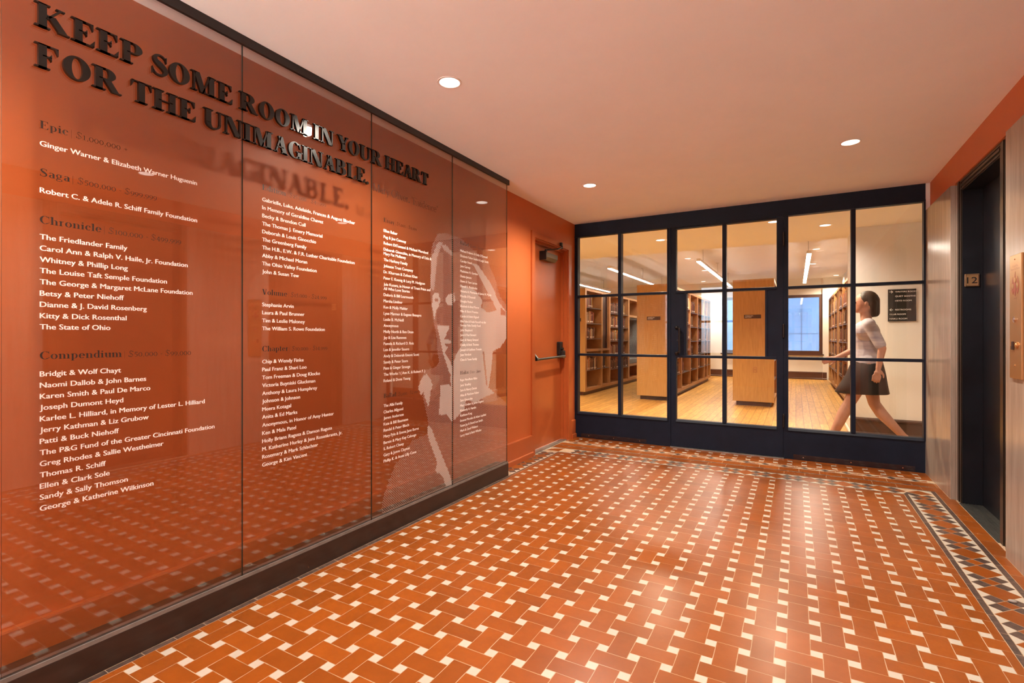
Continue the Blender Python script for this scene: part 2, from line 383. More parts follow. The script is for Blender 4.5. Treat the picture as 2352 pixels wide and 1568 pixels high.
def glyph(ch, W, T):
    """-> (polygons, advance).  W stem, T hairline"""
    s = 0.075 + W*0.12; X = 0.64
    def st(x, y0=0, y1=1, w=W): return _rect(x-w/2, y0, x+w/2, y1)
    def sf(x, y, w=W, l=s, r=s): return _rect(x-w/2-l, y, x+w/2+r, y+T)
    a = s + W/2
    def tri(*p): return [list(p)]
    if ch == ' ': return [], 0.30
    if ch in 'EFL':
        wd = 0.70 if ch != 'L' else 0.70
        p = st(a) + sf(a, 0) 
        if ch != 'L': p += sf(a, 1-T) + _rect(a, 1-T, wd, 1) + tri((wd, 1), (wd-T*1.2, 1-T), (wd-W*.45, 1-T), (wd, .70)) \
            + _rect(a, .5-T/2+.02, wd-.2, .5+T/2+.02) + tri((wd-.2, .67), (wd-.2, .37), (wd-.25-W*.1, .52-T/2), (wd-.25-W*.1, .52+T/2))
        else: p += sf(a, 1-T)
        if ch != 'F': p += _rect(a, 0, wd+.03, T) + tri((wd+.03, 0), (wd+.05, .31), (wd-W*.45, T), (wd-T, T))
        return p, wd + .12
    if ch == 'H': 
        b = a+.58; return st(a)+st(b)+sf(a, 0)+sf(b, 0)+sf(a, 1-T)+sf(b, 1-T)+_rect(a, .5-T/2, b, .5+T/2), b+a+.05
    if ch == 'I': return st(a)+sf(a, 0)+sf(a, 1-T), 2*a+.05
    if ch == 'K':
        return st(a)+sf(a, 0)+sf(a, 1-T)+_dg(a+W/2, .40, a+.52, 1-T, T*1.7)+sf(a+.53, 1-T, W*.5, .07, .07)+_dg(a+W*.5+.12, .58, a+.60, T, W*1.12)+sf(a+.62, 0, W*1.1, .03, .06), a+.62+W*.5+.12
    if ch in 'MN':
        t2 = T*1.5
        if ch == 'N':
            b = a+.62; a2 = s+t2/2
            return st(a2, 0, 1, t2)+sf(a2, 0, t2)+sf(a2, 1-T, t2, s, W*.3)+_dg(a2+W*.4, 1, b-W*.42, 0, W*1.15)+st(b, 0, 1, t2)+sf(b, 1-T, t2), b+s+t2
        a2 = s+t2/2; b = a2+.80; m = a2+.40
        return st(a2, 0, 1, t2)+sf(a2, 0, t2)+sf(a2, 1-T, t2, s, W*.3)+_dg(a2+W*.42, 1, m+.02, 0, W*1.1)+_dg(m, 0, b-W*.3, 1, t2)+st(b, 0, 1, W)+sf(b, 0)+sf(b, 1-T, W, .02, s), b+W/2+s+.06
    if ch == 'O' or ch == 'Q': return _ring(.46, .5, .44, .52, 0, 360, W*1.08, T, 36), .96
    if ch in 'CG':
        p = _ring(.46, .5, .44, .52, 48, 312, W*1.05, T, 30)
        p += tri((.80, .98), (.80, .64), (.77, .70), (.70, .93))
        if ch == 'C': p += _vs([(.75, .115, T), (.79, .18, T), (.82, .27, T*.8)])
        else: p += _rect(.74-W*.48, .03, .74+W*.48, .46)+_rect(.74-W*.48-.07, .46-T, .74+W*.48+.08, .46)
        return p, .92 if ch == 'G' else .88
    if ch in 'PRB':
        rx = .33 if ch != 'B' else .30
        p = st(a)+sf(a, 0)+sf(a, 1-T)
        cy = .74 if ch != 'B' else .755
        ry = 1-cy
        cx = a+.27
        p += _ring(cx, cy, rx-.02, ry, -90, 90, W, T)+_rect(a, 1-T, cx, 1)+_rect(a, cy-ry, cx, cy-ry+T)
        if ch == 'B':
            p += _ring(cx+.02, .265, rx+.03, .265, -90, 90, W*1.05, T)+_rect(a, .53-T, cx+.02, .53)+_rect(a, 0, cx+.02, T); return p, a+.68
        if ch == 'R': p += _dg(a+.28, .49, a+.55, T, W*1.1)+sf(a+.58, 0, W, .02, .09); return p, a+.58+W*.5+.12
        return p, a+.63
    if ch == 'D':
        cx = a+.22
        return st(a)+sf(a, 0)+sf(a, 1-T)+_ring(cx, .5, .43, .5, -90, 90, W*1.05, T)+_rect(a, 1-T, cx, 1)+_rect(a, 0, cx, T), a+.74
    if ch == 'S':
        w = W*.95
        return _vs([(.58, .86, T), (.44, .965, T*1.2), (.30, .975, T*1.5), (.155, .86, w*.62), (.17, .69, w*.85), (.33, .545, w*1.12), (.50, .40, w*1.05), (.575, .24, w*.78), (.49, .07, w*.5), (.33, .005, T*1.4), (.18, .04, T*1.2), (.06, .17, T)]) \
            + tri((.61, .99), (.61, .68), (.585, .74), (.53, .92)) + tri((.04, 0), (.04, .34), (.07, .26), (.13, .07)), .70
    if ch == 'T':
        c = .42
        return st(c)+sf(c, 0)+_rect(.05, 1-T, .79, 1)+tri((.04, 1), (.03, .68), (.05+W*.35, 1-T), (.1, 1))+tri((.80, 1), (.81, .68), (.79-W*.35, 1-T), (.74, 1)), .86
    if ch == 'U':
        t2 = T*1.5; b = a+.56
        return st(a, .28, 1)+sf(a, 1-T)+st(b, .28, 1, t2)+sf(b, 1-T, t2)+_ring((a-W/2+b+t2/2)/2, .30, (b-a+W/2+t2/2)/2, .32, 180, 300, W, T*1.3)+_ring((a-W/2+b+t2/2)/2, .30, (b-a+W/2+t2/2)/2, .32, 300, 360, t2*1.1, T*1.2), b+s+.08
    if ch == 'V': return _dg(.16, 1, .44, 0, W*1.1)+_dg(.70, 1, .47, 0, T*1.5)+sf(.16, 1-T, W, .07, .07)+sf(.70, 1-T, T, .09, .08), .84
    if ch == 'A': return _dg(.14, 0, .44, 1, T*1.6)+_dg(.70, 0, .42, 1, W*1.1)+_rect(.22, .32, .62, .32+T)+sf(.14, 0, T, .09, .09)+sf(.70, 0, W*1.1, .07, .07), .90
    if ch == 'Y': return _dg(.14, 1, .42, .45, W*1.1)+_dg(.70, 1, .45, .45, T*1.6)+st(.43, 0, .5)+sf(.43, 0)+sf(.14, 1-T, W, .07, .07)+sf(.70, 1-T, T, .09, .08), .82
    if ch == '.': return _ring(.13, .07, .085+W*.1, .085+W*.1, 0, 360, .084+W*.1, .084+W*.1, 14), .30
    if ch == ',': return _vs([(.12, .09, W*.5+.06), (.14, .02, .07), (.08, -.13, .02)]), .24
    if ch == '|': return _rect(.12, -.28, .12+.028, 1.06), .27
    if ch == '-': return _rect(.06, .30, .30, .30+T*1.2), .36
    if ch == '+': return _rect(.06, .36, .52, .36+T)+_rect(.29-T/2, .14, .29+T/2, .60), .58
    if ch == '"': return _vs([(.08, 1, .07), (.08, .72, .02)])+_vs([(.22, 1, .07), (.22, .72, .02)]), .32
    # lower case: x-height .66, ascender 1.02
    xh = .66; w = W*.86; t = T; s2 = .06+w*.1; b = s2+w/2
    def s3(x, y, ww=w, l=s2, r=s2): return _rect(x-ww/2-l, y, x+ww/2+r, y+t)
    def flag(x, y): return tri((x-w/2-s2-.02, y-.05), (x-w/2-s2-.02, y-.05-t), (x, y-.06-t), (x+w/2, y))
    if ch in 'adgq' and ch == 'a':
        return st(.46, 0, .46, w)+_rect(.46, 0, .46+w/2+.07, t)+_ring(.28, .46, .18+w/2, .20, 0, 150, w, t)+_ring(.28, .19, .22, .20, 90, 270, w*.9, t)+_rect(.28, .39-t, .46, .39)+_rect(.28, -.01, .38, t), .62
    if ch == 'c': return _ring(.31, .33, .29, .345, 50, 315, w, t, 24)+_ring(.46, .50, w*.36+.03, .07, 0, 360, w*.35+.03, .069, 10), .58
    if ch == 'e': return _ring(.31, .33, .29, .345, 0, 320, w, t, 26)+_rect(.1, .36, .58, .36+t), .63
    if ch == 'o': return _ring(.33, .33, .31, .345, 0, 360, w, t, 28), .68
    if ch == 'd': return _ring(.30, .33, .28, .345, 60, 300, w, t)+st(.50, 0, 1.02, w)+_rect(.50, 0, .50+w/2+.06, t)+flag(.50, 1.02), .66
    if ch == 'p': return st(b, -.28, xh, w)+s3(b, -.28)+flag(b, xh)+_ring(b+.18, .33, .28, .345, -120, 120, w, t), b+.52
    if ch == 'g': return _ring(.28, .43, .25, .24, 0, 360, w*.85, t, 22)+_ring(.30, -.10, .29, .17, 0, 360, w*.5, t*1.3, 22)+_vs([(.18, .22, t), (.12, .12, w*.6), (.22, .06, w*.5), (.40, .06, w*.5)])+_vs([(.44, .58, t), (.52, .65, t), (.56, .62, w*.4)]), .64
    if ch == 'h': return st(b, 0, 1.02, w)+s3(b, 0)+flag(b, 1.02)+st(b+.37, 0, .46, w)+s3(b+.37, 0)+_ring(b+.37+w/2-.2, .44, .2, .22, 0, 130, w, t), b+.37+b+.03
    if ch == 'n': return st(b, 0, xh, w)+s3(b, 0)+flag(b, xh)+st(b+.37, 0, .46, w)+s3(b+.37, 0)+_ring(b+.37+w/2-.2, .44, .2, .22, 0, 130, w, t), b+.37+b+.03
    if ch == 'm':
        p = st(b, 0, xh, w)+s3(b, 0)+flag(b, xh)
        for k in (1, 2): p += st(b+.36*k, 0, .46, w)+s3(b+.36*k, 0)+_ring(b+.36*k+w/2-.2, .44, .2, .22, 0, 130, w, t)
        return p, b+.72+b+.03
    if ch == 'r': return st(b, 0, xh, w)+s3(b, 0)+flag(b, xh)+_vs([(b+w/2, .50, t), (b+w/2+.08, .62, t*1.3), (b+w/2+.17, .60, w*.55)]), b+w/2+.24
    if ch == 'i': return st(b, 0, xh, w)+s3(b, 0)+flag(b, xh)+_ring(b, .88, w*.55, .075, 0, 360, w*.54, .074, 12), 2*b+.03
    if ch == 'l': return st(b, 0, 1.02, w)+s3(b, 0)+flag(b, 1.02), 2*b+.03
    if ch == 'k': return st(b, 0, 1.02, w)+s3(b, 0)+flag(b, 1.02)+_dg(b+w/2, .27, b+.34, xh-t, t*1.5)+s3(b+.34, xh-t, t, .07, .07)+_dg(b+.18, .40, b+.40, 0, w)+s3(b+.42, 0, w, .05, .05), b+.42+b
    if ch == 't': return st(b, .05, .86, w)+_rect(b-w/2-.08, xh-t, b+w/2+.14, xh)+_vs([(b-w*.2, .12, w*.7), (b+.03, .01, t*2), (b+w/2+.12, .06, t)]), b+w/2+.17
    if ch == 'u': return st(b, .16, xh, w)+flag(b, xh)+st(b+.38, 0, xh, w)+flag(b+.38, xh)+_rect(b+.38, 0, b+.38+w/2+.06, t)+_ring(b-w/2+.2, .21, .2, .22, 180, 310, w, t), b+.38+b
    if ch == 'v': return _dg(.12, xh, .32, 0, w)+_dg(.50, xh, .335, 0, t*1.5)+s3(.12, xh-t, w, .05, .05)+s3(.50, xh-t, t, .07, .07), .60
    if ch == 'y': return _dg(.12, xh, .32, 0, w)+_dg(.50, xh, .26, -.22, t*1.5)+s3(.12, xh-t, w, .05, .05)+s3(.50, xh-t, t, .07, .07)+_vs([(.27, -.2, t), (.18, -.27, t*1.2), (.10, -.22, w*.5)]), .60
    if ch == 's': return _vs([(.40, .56, t), (.26, .64, t*1.3), (.12, .54, w*.6), (.19, .40, w*.9), (.34, .28, w), (.41, .15, w*.65), (.29, .01, t*1.4), (.14, .03, t*1.2), (.06, .13, t)])+tri((.42, .66), (.42, .46), (.36, .60))+tri((.05, 0), (.05, .22), (.11, .05)), .49
    # figures
    if ch == '0': return _ring(.27, .36, .25, .37, 0, 360, w, t, 26), .56
    if ch == '1': return st(.20, 0, .72, w)+s3(.20, 0)+flag(.20, .72), .40
    if ch == '$': return glyph('S', W*.75, T)[0]+_rect(.31, -.12, .34, 1.12), .72
    if ch == '2': return _vs([(.06, .52, w*.5), (.14, .68, t*1.5), (.28, .70, w*.6), (.38, .54, w), (.28, .32, w*.7), (.10, .06, t*1.4)])+_rect(.05, 0, .46, t*1.8), .52
    if ch == '4': return _dg(.06, .22, .34, .76, t*1.4)+_rect(.03, .18, .52, .18+t*1.2)+st(.36, -.06, .76, w)+s3(.36, -.06), .56
    if ch == '5': return _rect(.12, .68, .44, .68+t*2)+_vs([(.12, .72, t), (.10, .40, t)])+_vs([(.10, .40, t), (.26, .46, w*.6), (.40, .24, w), (.28, .02, w*.5), (.08, .00, t)]), .50
    if ch == '9': return _ring(.25, .43, .23, .25, 0, 360, w*.9, t, 22)+_vs([(.44, .42, w*.8), (.38, .14, w*.6), (.10, -.12, t)]), .52
    return _rect(.05, 0, .3, T), .4

def serif(body, W, T, cap, xs=1.0, track=0.0):
    """-> [(char, polygons scaled)], width"""
    x = 0; out = []
    for ch in body:
        p, adv = glyph(ch, W, T)
        out.append((ch, [[((q[0]+x)*cap*xs, q[1]*cap) for q in poly] for poly in p]))
        x += adv + track
    return out, x*cap*xs

# ------------------------------------------------------------------ floor: mosaic tiles of the lobby
A = 0.1147/3            # edge of the small cream square
OX, OY = -1.1962, 1.9018
YP = 5.42               # face of the steel partition
XL, XR = -2.228, 0.955
G = 0.0011              # half joint
fl = MB()
def tquad(x0, x1, y0, y1, mi, lim):
    x0 = max(x0, lim[0]); x1 = min(x1, lim[1]); y0 = max(y0, lim[2]); y1 = min(y1, lim[3])
    if x1-x0 < 0.006 or y1-y0 < 0.006: return
    j = lambda: random.uniform(-0.0006, 0.0006)
    fl.add([(x0+G+j(), y0+G+j(), 0), (x1-G+j(), y0+G+j(), 0), (x1-G+j(), y1-G+j(), 0), (x0+G+j(), y1-G+j(), 0)], [(0, 1, 2, 3)], mi)
def tpoly(pts, mi, lim=None):
    if lim and not all(lim[0]-1e-6 <= p[0] <= lim[1]+1e-6 and lim[2]-1e-6 <= p[1] <= lim[3]+1e-6 for p in pts): return
    cx = sum(p[0] for p in pts)/len(pts); cy = sum(p[1] for p in pts)/len(pts)
    q = []
    for p in pts:
        d = math.hypot(p[0]-cx, p[1]-cy); k = max(0.3, (d-G*1.5)/d); q.append((cx+(p[0]-cx)*k, cy+(p[1]-cy)*k, 0))
    fl.add(q, [tuple(range(len(q)))], mi)
RED, CRE, BLK, GRO = 0, 1, 2, 3
def field(lim, oy):
    i0 = int((lim[0]-OX)/(3*A))-3; i1 = int((lim[1]-OX)/(3*A))+3
    j0 = int((lim[2]-oy)/(3*A))-3; j1 = int((lim[3]-oy)/(3*A))+3
    for i in range(i0, i1+1):
        for j in range(j0, j1+1):
            x = OX-A/2+3*A*i; y = oy-A/2+3*A*j
            tquad(x, x+A, y, y+A, CRE, lim)
            if (i+j) % 2 == 0:
                tquad(x, x+4*A, y-2*A, y, RED, lim)
                tquad(x+A, x+3*A, y, y+4*A, RED, lim)
YB = -2.0
field((-2.050, 0.690, YB, 4.615), OY)                       # woven field
field((XL, XR, 5.150, YP), 5.212)                           # strip before the partition
def strip(x0, x1, y0, y1, mi, step, along):
    t = (y0 if along == 'y' else x0) - random.random()*step*0.4
    end = y1 if along == 'y' else x1
    while t < end:
        if along == 'y': tquad(x0, x1, t, t+step, mi, (x0, x1, y0, y1))
        else: tquad(t, t+step, y0, y1, mi, (x0, x1, y0, y1))
        t += step
def zig(o, along, t0, t1, ph, p=0.0782, Wd=None):
    """diamond band; o = low edge across, runs t0..t1, ph = centre of one small red diamond"""
    Wd = Wd or 2*p; hx = Wd/4
    def Q(a, b): return (o+a*hx, b) if along == 'y' else (b, o+a*hx)
    lim = (o-.001, o+Wd+.001, t0, t1) if along == 'y' else (t0, t1, o-.001, o+Wd+.001)
    k0 = int((t0-ph)/p)-4; k1 = int((t1-ph)/p)+4
    for k in range(k0, k1):
        c = ph+(k+.5)*p                       # k % 3 == 2 -> centre of the big red diamond pair
        e0 = ph+(k-.5)*p                      # lattice: small diamond centre sits between e0 and e0+p
        m = k % 3
        tpoly([Q(0, e0), Q(0, e0+p), Q(1, e0+p/2)], CRE, lim)
        tpoly([Q(4, e0), Q(3, e0+p/2), Q(4, e0+p)], CRE, lim)
        if m in (0, 1):
            tpoly([Q(0, e0), Q(1, e0+p/2), Q(2, e0), Q(1, e0-p/2)], BLK, lim)
            tpoly([Q(2, e0), Q(3, e0+p/2), Q(4, e0), Q(3, e0-p/2)], BLK, lim)
        if m == 0: tpoly([Q(2, e0), Q(3, e0+p/2), Q(2, e0+p), Q(1, e0+p/2)], RED, lim)
        if m == 2: tpoly([Q(0, e0), Q(2, e0+p), Q(4, e0), Q(2, e0-p)], RED, lim)
# band along the elevators
strip(0.690, 0.716, YB, 4.640, BLK, 0.150, 'y')
zig(0.717, 'y', YB, 4.70, 3.163, p=0.0794, Wd=0.156)
strip(0.874, 0.902, YB, 4.81, BLK, 0.155, 'y')
strip(0.902, 0.955, YB, 3.56, RED, 0.118, 'y'); strip(0.902, 0.982, 3.56, 4.634, RED, 0.118, 'y'); strip(0.902, 0.955, 4.634, 4.81, RED, 0.118, 'y')
# band along the partition
strip(-2.078, 0.690, 4.616, 4.628, BLK, 0.152, 'x')
zig(4.629, 'x', -2.075, 0.72, 0.211, p=0.0778, Wd=0.164)
strip(-2.24, 0.874, 4.794, 4.806, BLK, 0.152, 'x')
# corner pieces
tpoly([(0.717, 4.70), (0.795, 4.66), (0.873, 4.70), (0.795, 4.775)], RED); tpoly([(0.72, 4.79), (0.872, 4.792), (0.872, 4.705), (0.80, 4.775)], CRE)
tpoly([(0.690, 4.64), (0.717, 4.64), (0.79, 4.655), (0.716, 4.695)], BLK)
# band along the orange wall
strip(-2.253, -2.236, 3.60, 4.79, BLK, 0.15, 'y')
zig(-2.235, 'y', 3.62, 4.64, 4.03, p=0.0778, Wd=0.156)
strip(-2.078, -2.062, 3.62, 4.615, BLK, 0.15, 'y')
strip(-2.062, -2.050, 3.62, 4.615, RED, 0.24, 'y'); strip(-2.078, -2.050, YB, 3.62, BLK, 0.11, 'y')
tpoly([(-2.235, 4.792), (-2.085, 4.792), (-2.16, 4.755)], CRE); tpoly([(-2.235, 4.785), (-2.235, 4.645), (-2.198, 4.715)], CRE)
tpoly([(-2.158, 4.752), (-2.082, 4.788), (-2.082, 4.645), (-2.225, 4.645), (-2.196, 4.715)], RED)
# plain rows and the diamond line before the strip
strip(XL, XR, 4.807, 4.922, RED, 0.153, 'x'); strip(-2.19, 0.886, 4.923, 4.943, BLK, 0.155, 'x'); strip(XL, -2.19, 4.923, 4.943, RED, 0.155, 'x'); strip(0.886, XR, 4.923, 4.943, RED, 0.155, 'x')
strip(XL, XR, 4.944, 5.058, RED, 0.153, 'x')
strip(XL, XR, 5.059, 5.067, BLK, 0.152, 'x'); strip(XL, XR, 5.141, 5.149, BLK, 0.152, 'x')
k = -16
while k < 8:
    c = 0.372+0.1535*k; k += 1
    if c < XL+.08 or c > XR-.08: continue
    lo_, hi_, mid = 5.068, 5.140, 5.104
    tpoly([(c-.035, mid), (c, lo_), (c+.035, mid), (c, hi_)], BLK)
    tpoly([(c-.076, lo_+.012), (c-.003, lo_+.001), (c-.037, mid)], CRE); tpoly([(c+.003, hi_-.001), (c+.076, hi_-.012), (c+.037, mid)], CRE)
    tpoly([(c-.076, lo_+.014), (c-.04, mid), (c-.003, hi_-.002), (c-.076, hi_-.014)], RED); tpoly([(c+.003, lo_+.002), (c+.076, lo_+.012), (c+.076, hi_-.014), (c+.04, mid)], RED)
fl.add([(-2.36, YB, -.0003), (1.14, YB, -.0003), (1.14, YP+.02, -.0003), (-2.36, YP+.02, -.0003)], [(0, 1, 2, 3)], GRO)
fl.box(-2.36, 1.14, YB, YP+.02, -.12, -.0006, GRO)
struct('floor', fl, ['tile_red', 'tile_cream', 'tile_black', 'grout'], 'woven terracotta and cream tile floor with diamond borders')

# ------------------------------------------------------------------ shell of the lobby
H = 2.45
DY0, DY1, DZ = 4.378, 5.212, 2.125          # opening of the orange door
m = MB(); m.box(XL-.14, XL, YB, DY0, 0, H); m.box(XL-.14, XL, DY1, YP+.05, 0, H); m.box(XL-.14, XL, DY0, DY1, DZ, H)
struct('wall_left', m, 'orange')
E1 = (3.79, 4.56); E2 = (1.74, 2.64)         # lift openings
m = MB()
for a, b in ((YB, 1.596), (2.734, 3.534), (4.660, YP-.026)): m.box(0.985, 1.30, a, b, 0, H)
for a, b in ((3.534, 4.660), (1.596, 2.734)): m.box(0.985, 1.30, a, b, 2.238, H); m.box(1.2, 1.30, a, b, 0, 2.238)
m.box(1.0, 1.30, YP-.026, YP+.05, 0, H); m.box(.985, 1.0, YP-.026, YP, 2.223, H)
struct('wall_right', m, 'orange')
WX0, WX1, WZ0, WZ1 = -2.06, -1.25, 0.72, 2.40    # lobby window behind the camera
m = MB(); m.box(-2.36, WX0, YB-.14, YB, 0, H); m.box(WX1, 1.3, YB-.14, YB, 0, H); m.box(WX0, WX1, YB-.14, YB, 0, WZ0); m.box(WX0, WX1, YB-.14, YB, WZ1, H)
struct('wall_back', m, 'orange')
m = MB()
m.box(WX0, WX0+.05, YB-.10, YB-.05, WZ0, WZ1); m.box(WX1-.05, WX1, YB-.10, YB-.05, WZ0, WZ1)
for z in (WZ0, 1.50, WZ1-.05): m.box(WX0+.05, WX1-.05, YB-.10, YB-.05, z, z+.05)
wn = struct('window_3', m, 'brown_trim')
m = MB(); m.box(WX0+.05, WX1-.05, YB-.078, YB-.072, WZ0+.05, WZ1-.05); link('pane', m, 'clear', wn)
# ceilings
YS = 7.9                                      # where the library ceiling steps up
m = MB(); m.box(-2.37, 1.3, YB-.14, YP, H, H+.12); m.box(-6.6, 4.0, YP, YS, H, H+.12)
struct('ceiling', m, 'white')
H2 = 2.74; YW = 15.9
m = MB(); m.box(-6.6, 4.0, YS, YW+.3, H2, H2+.12); m.box(-6.6, 4.0, YS-.06, YS, H+.12, H2+.12)
struct('ceiling_library', m, 'white')

# baseboards of the orange wall
def base_prof(x): return [(x, 0), (x+.034, 0), (x+.034, .043), (x+.031, .047), (x+.021, .049), (x+.021, .198), (x+.018, .2045), (x, .2055)]
m = MB(); m.prism([(p[0], p[1]) for p in base_prof(XL)], 'y', YB, 4.314); m2 = MB(); m2.prism(base_prof(XL), 'y', 5.292, YP-.02)
struct('baseboard_left', m, 'orange_gloss'); struct('baseboard_corner', m2, 'orange_gloss')

# marble cladding
def slab(name, y0, y1, label):
    m = MB(); m.bbox(XR, 0.984, y0, y1, 0.001, 2.222, 0.002)
    for a, b in ((y0, y0+.023), (y1-.023, y1)): m.box(0.9842, 0.9992, a, b, 0.001, 2.220)
    return struct(name, m, 'stone', label)
slab('trim_1', 4.636, YP-.001, 'beige marble slab between lift and glass partition')
slab('trim_2', 2.71, 3.558, 'beige marble slab holding the brass call plate')
slab('trim_3', 0.55, 1.62, 'beige marble slab beyond the second lift')

# lifts
def lift(name, op, outer, near):
    y0, y1 = op
    m = MB()
    r = link(name, MB().box(1.11, 1.15, y0, y1, 0.0, 2.17), 'lift_black'); r['kind'] = 'structure'
    m = MB()
    m.box(1.112-.014, 1.11, y0, y0+(y1-y0)*.52, 0.01, 2.16)
    plabel(link('door_panel', m, 'lift_black', r), 'front leaf of the lift door')
    for a, b, s in ((y1, outer, 1), (near, y0, -1)):       # stepped casing
        m = MB(); d = b-a
        m.box(1.0, 1.19, a+.0005-(.025 if s < 0 else 0), b-.0005+(.025 if s > 0 else 0), 0, 2.236)
        for k, (e0, e1) in enumerate(((0, .22), (.42, .58), (.80, 1))):
            lo, hi = (a+d*e0, a+d*e1); m.box((.994, .990, .9925)[k] if s > 0 else (.9925, .990, .994)[k], 1.0, lo+.0006, hi-.0006, 0, 2.236)
        link('casing', m, 'lift_bronze', r)
    m = MB(); m.box(1.0, 1.19, y0, y1, 2.170, 2.236); m.box(.990, 1.0, y0, y1, 2.192, 2.206); m.box(.994, 1.0, y0, y1, 2.220, 2.236); m.box(.9935, 1.0, y0, y1, 2.170, 2.180)
    link('head_casing', m, 'lift_bronze', r)
    m = MB(); m.box(1.002, 1.108, y1-.004, y1-.0003, .005, 2.168); m.box(1.002, 1.108, y0+.0003, y0+.004, .005, 2.168); m.box(1.002, 1.108, y0+.004, y1-.004, 2.164, 2.1697)
    link('jamb_panel', m, 'lift_black', r)
    m = MB(); m.box(.984, 1.118, y0, y1, -.01, .002)
    for k in range(6): m.box(.994+k*.019, .9975+k*.019, y0, y1, .002, .0045)
    link('sill', m, 'sill_metal', r)
    return r
lift('door_3', E1, 4.634, 3.56); lift('door_4', E2, 2.71, 1.62)

# ------------------------------------------------------------------ orange fire door
d = link('door_1', MB().box(-2.345, -2.300, DY0+.004, DY1-.004, 0.012, DZ-.004), 'orange_gloss'); d['kind'] = 'structure'
m = MB()
for y0, y1 in ((4.314, DY0), (DY1, 5.292)):
    m.box(XL, XL+.016, y0, y1, 0, DZ); 
m.box(XL, XL+.016, 4.314, 5.292, DZ, 2.182)
link('door_casing', m, 'orange_gloss', d)
m = MB()
m.box(-2.299, XL-.001, DY0-.001, DY0+.012, 0, DZ); m.box(-2.299, XL-.001, DY1-.012, DY1+.001, 0, DZ); m.box(-2.299, XL-.001, DY0+.012, DY1-.012, DZ-.012, DZ+.001)
m.box(-2.299, -2.27, DY1-.03, DY1-.012, 0, DZ-.012); m.box(-2.299, -2.27, DY0+.012, DY1-.03, DZ-.03, DZ-.012)
link('door_stop', m, 'orange_gloss', d)
m = MB(); m.box(-2.30, XL-.006, DY0+.012, DY1-.012, 0.0005, 0.008); link('threshold', m, 'metal_grey', d)
# closer
t = thing('door_closer', 'grey box door closer at the top of the orange door', 'door closer', (-2.30, 4.77, 1.95))
m = MB(); m.prism([(-2.2995, 1.952), (-2.25, 1.945), (-2.222, 1.975), (-2.222, 2.022), (-2.2995, 2.036)], 'y', 4.655, 4.93); link('body', m, 'closer_grey', t)
m = MB(); m.box(-2.2995, -2.222, 4.649, 4.655, 1.946, 2.036); plabel(link('end_plate', m, 'black_metal', t), 'black end plate')
m = MB(); m.cyl((-2.26, 4.72, 2.034), (-2.26, 4.72, 2.06), .014); m.tube([(-2.26, 4.72, 2.055), (-2.18, 4.84, 2.075), (-2.19, 4.975, 2.115)], .008); link('arm', m, 'black_metal', t)
m = MB(); m.bbox(-2.2115, -2.185, 4.955, 4.99, 2.127, 2.165, .003); m.cyl((-2.19, 4.975, 2.100), (-2.19, 4.975, 2.128), .010); link('shoe', m, 'black_metal', t)
# panic bar
t = thing('panic_bar', 'black crossbar exit device on the orange door', 'panic bar', (-2.30, 4.83, 0.92))
m = MB(); m.bbox(-2.2995, -2.255, 5.075, 5.150, 0.955, 1.10, .01); m.bbox(-2.2995, -2.225, 5.085, 5.155, 0.915, 1.005, .014); m.cyl((-2.262, 5.115, 1.02), (-2.235, 5.115, 1.02), .014); link('lock_case', m, 'black_metal', t)
m = MB(); m.prism([(-2.2995, .915), (-2.215, .915), (-2.215, .945), (-2.285, 1.03), (-2.2995, 1.03)], 'y', 4.425, 4.455); link('hinge_bracket', m, 'black_metal', t)
m = MB(); m.cyl((-2.222, 4.43, .928), (-2.222, 5.12, .940), .013); link('push_bar', m, 'black_metal', t)

# ------------------------------------------------------------------ steel and glass partition
def gbox(x0, x1, z0, z1, name, parent, y=None):
    m = MB(); y = YP+.03 if y is None else y
    m.box(x0, x1, y-.003, y+.003, z0, z1); return link(name, m, 'clear', parent)
YF = YP+.06
def sidelight(name, x0, x1, gx0, gx1, mull):
    m = MB()
    m.box(x0, gx0, YP, YF, 0.0, 2.295); m.box(gx1, x1, YP, YF, 0.0, 2.295); m.box(gx0, gx1, YP, YF, 0.0, .270)
    m.prism([(YP-.012, .270), (YF, .270), (YF, .292), (YP, .292)], 'x', gx0, gx1)
    m.box(gx0-.016, gx0, YP-.010, YP, .27, 2.295); m.box(gx1, gx1+.012, YP-.010, YP, .27, 2.295)
    r = link(name, m, 'navy'); r['kind'] = 'structure'
    m = MB(); m.bbox(mull-.018, mull+.018, YP-.012, YF+.012, .292, 2.295, .004)
    for z in (.9500, 1.6170): m.bbox(gx0, gx1, YP-.0105, YF+.0105, z-.013, z+.013, .004)
    link('glazing_bars', m, 'navy', r)
    m = MB(); e = x1 if gx1 < 0 and x0 < -1 else x0; m.box(e-.03, e+.03, YF+.001, YF+.014, .02, 2.29); link('rebate', m, 'navy', r)
    zs = (.292, .950, 1.617, 2.295)
    for a, b in ((gx0, mull-.018), (mull+.018, gx1)):
        for k in range(3): gbox(a, b, zs[k]+(.013 if k else 0), zs[k+1]-(.013 if k < 2 else 0), 'pane', r)
    return r
sidelight('window_1', XL, -1.146, -2.185, -1.181, -1.693)
sidelight('window_2', -.103, XR, -.062, .942, .447)
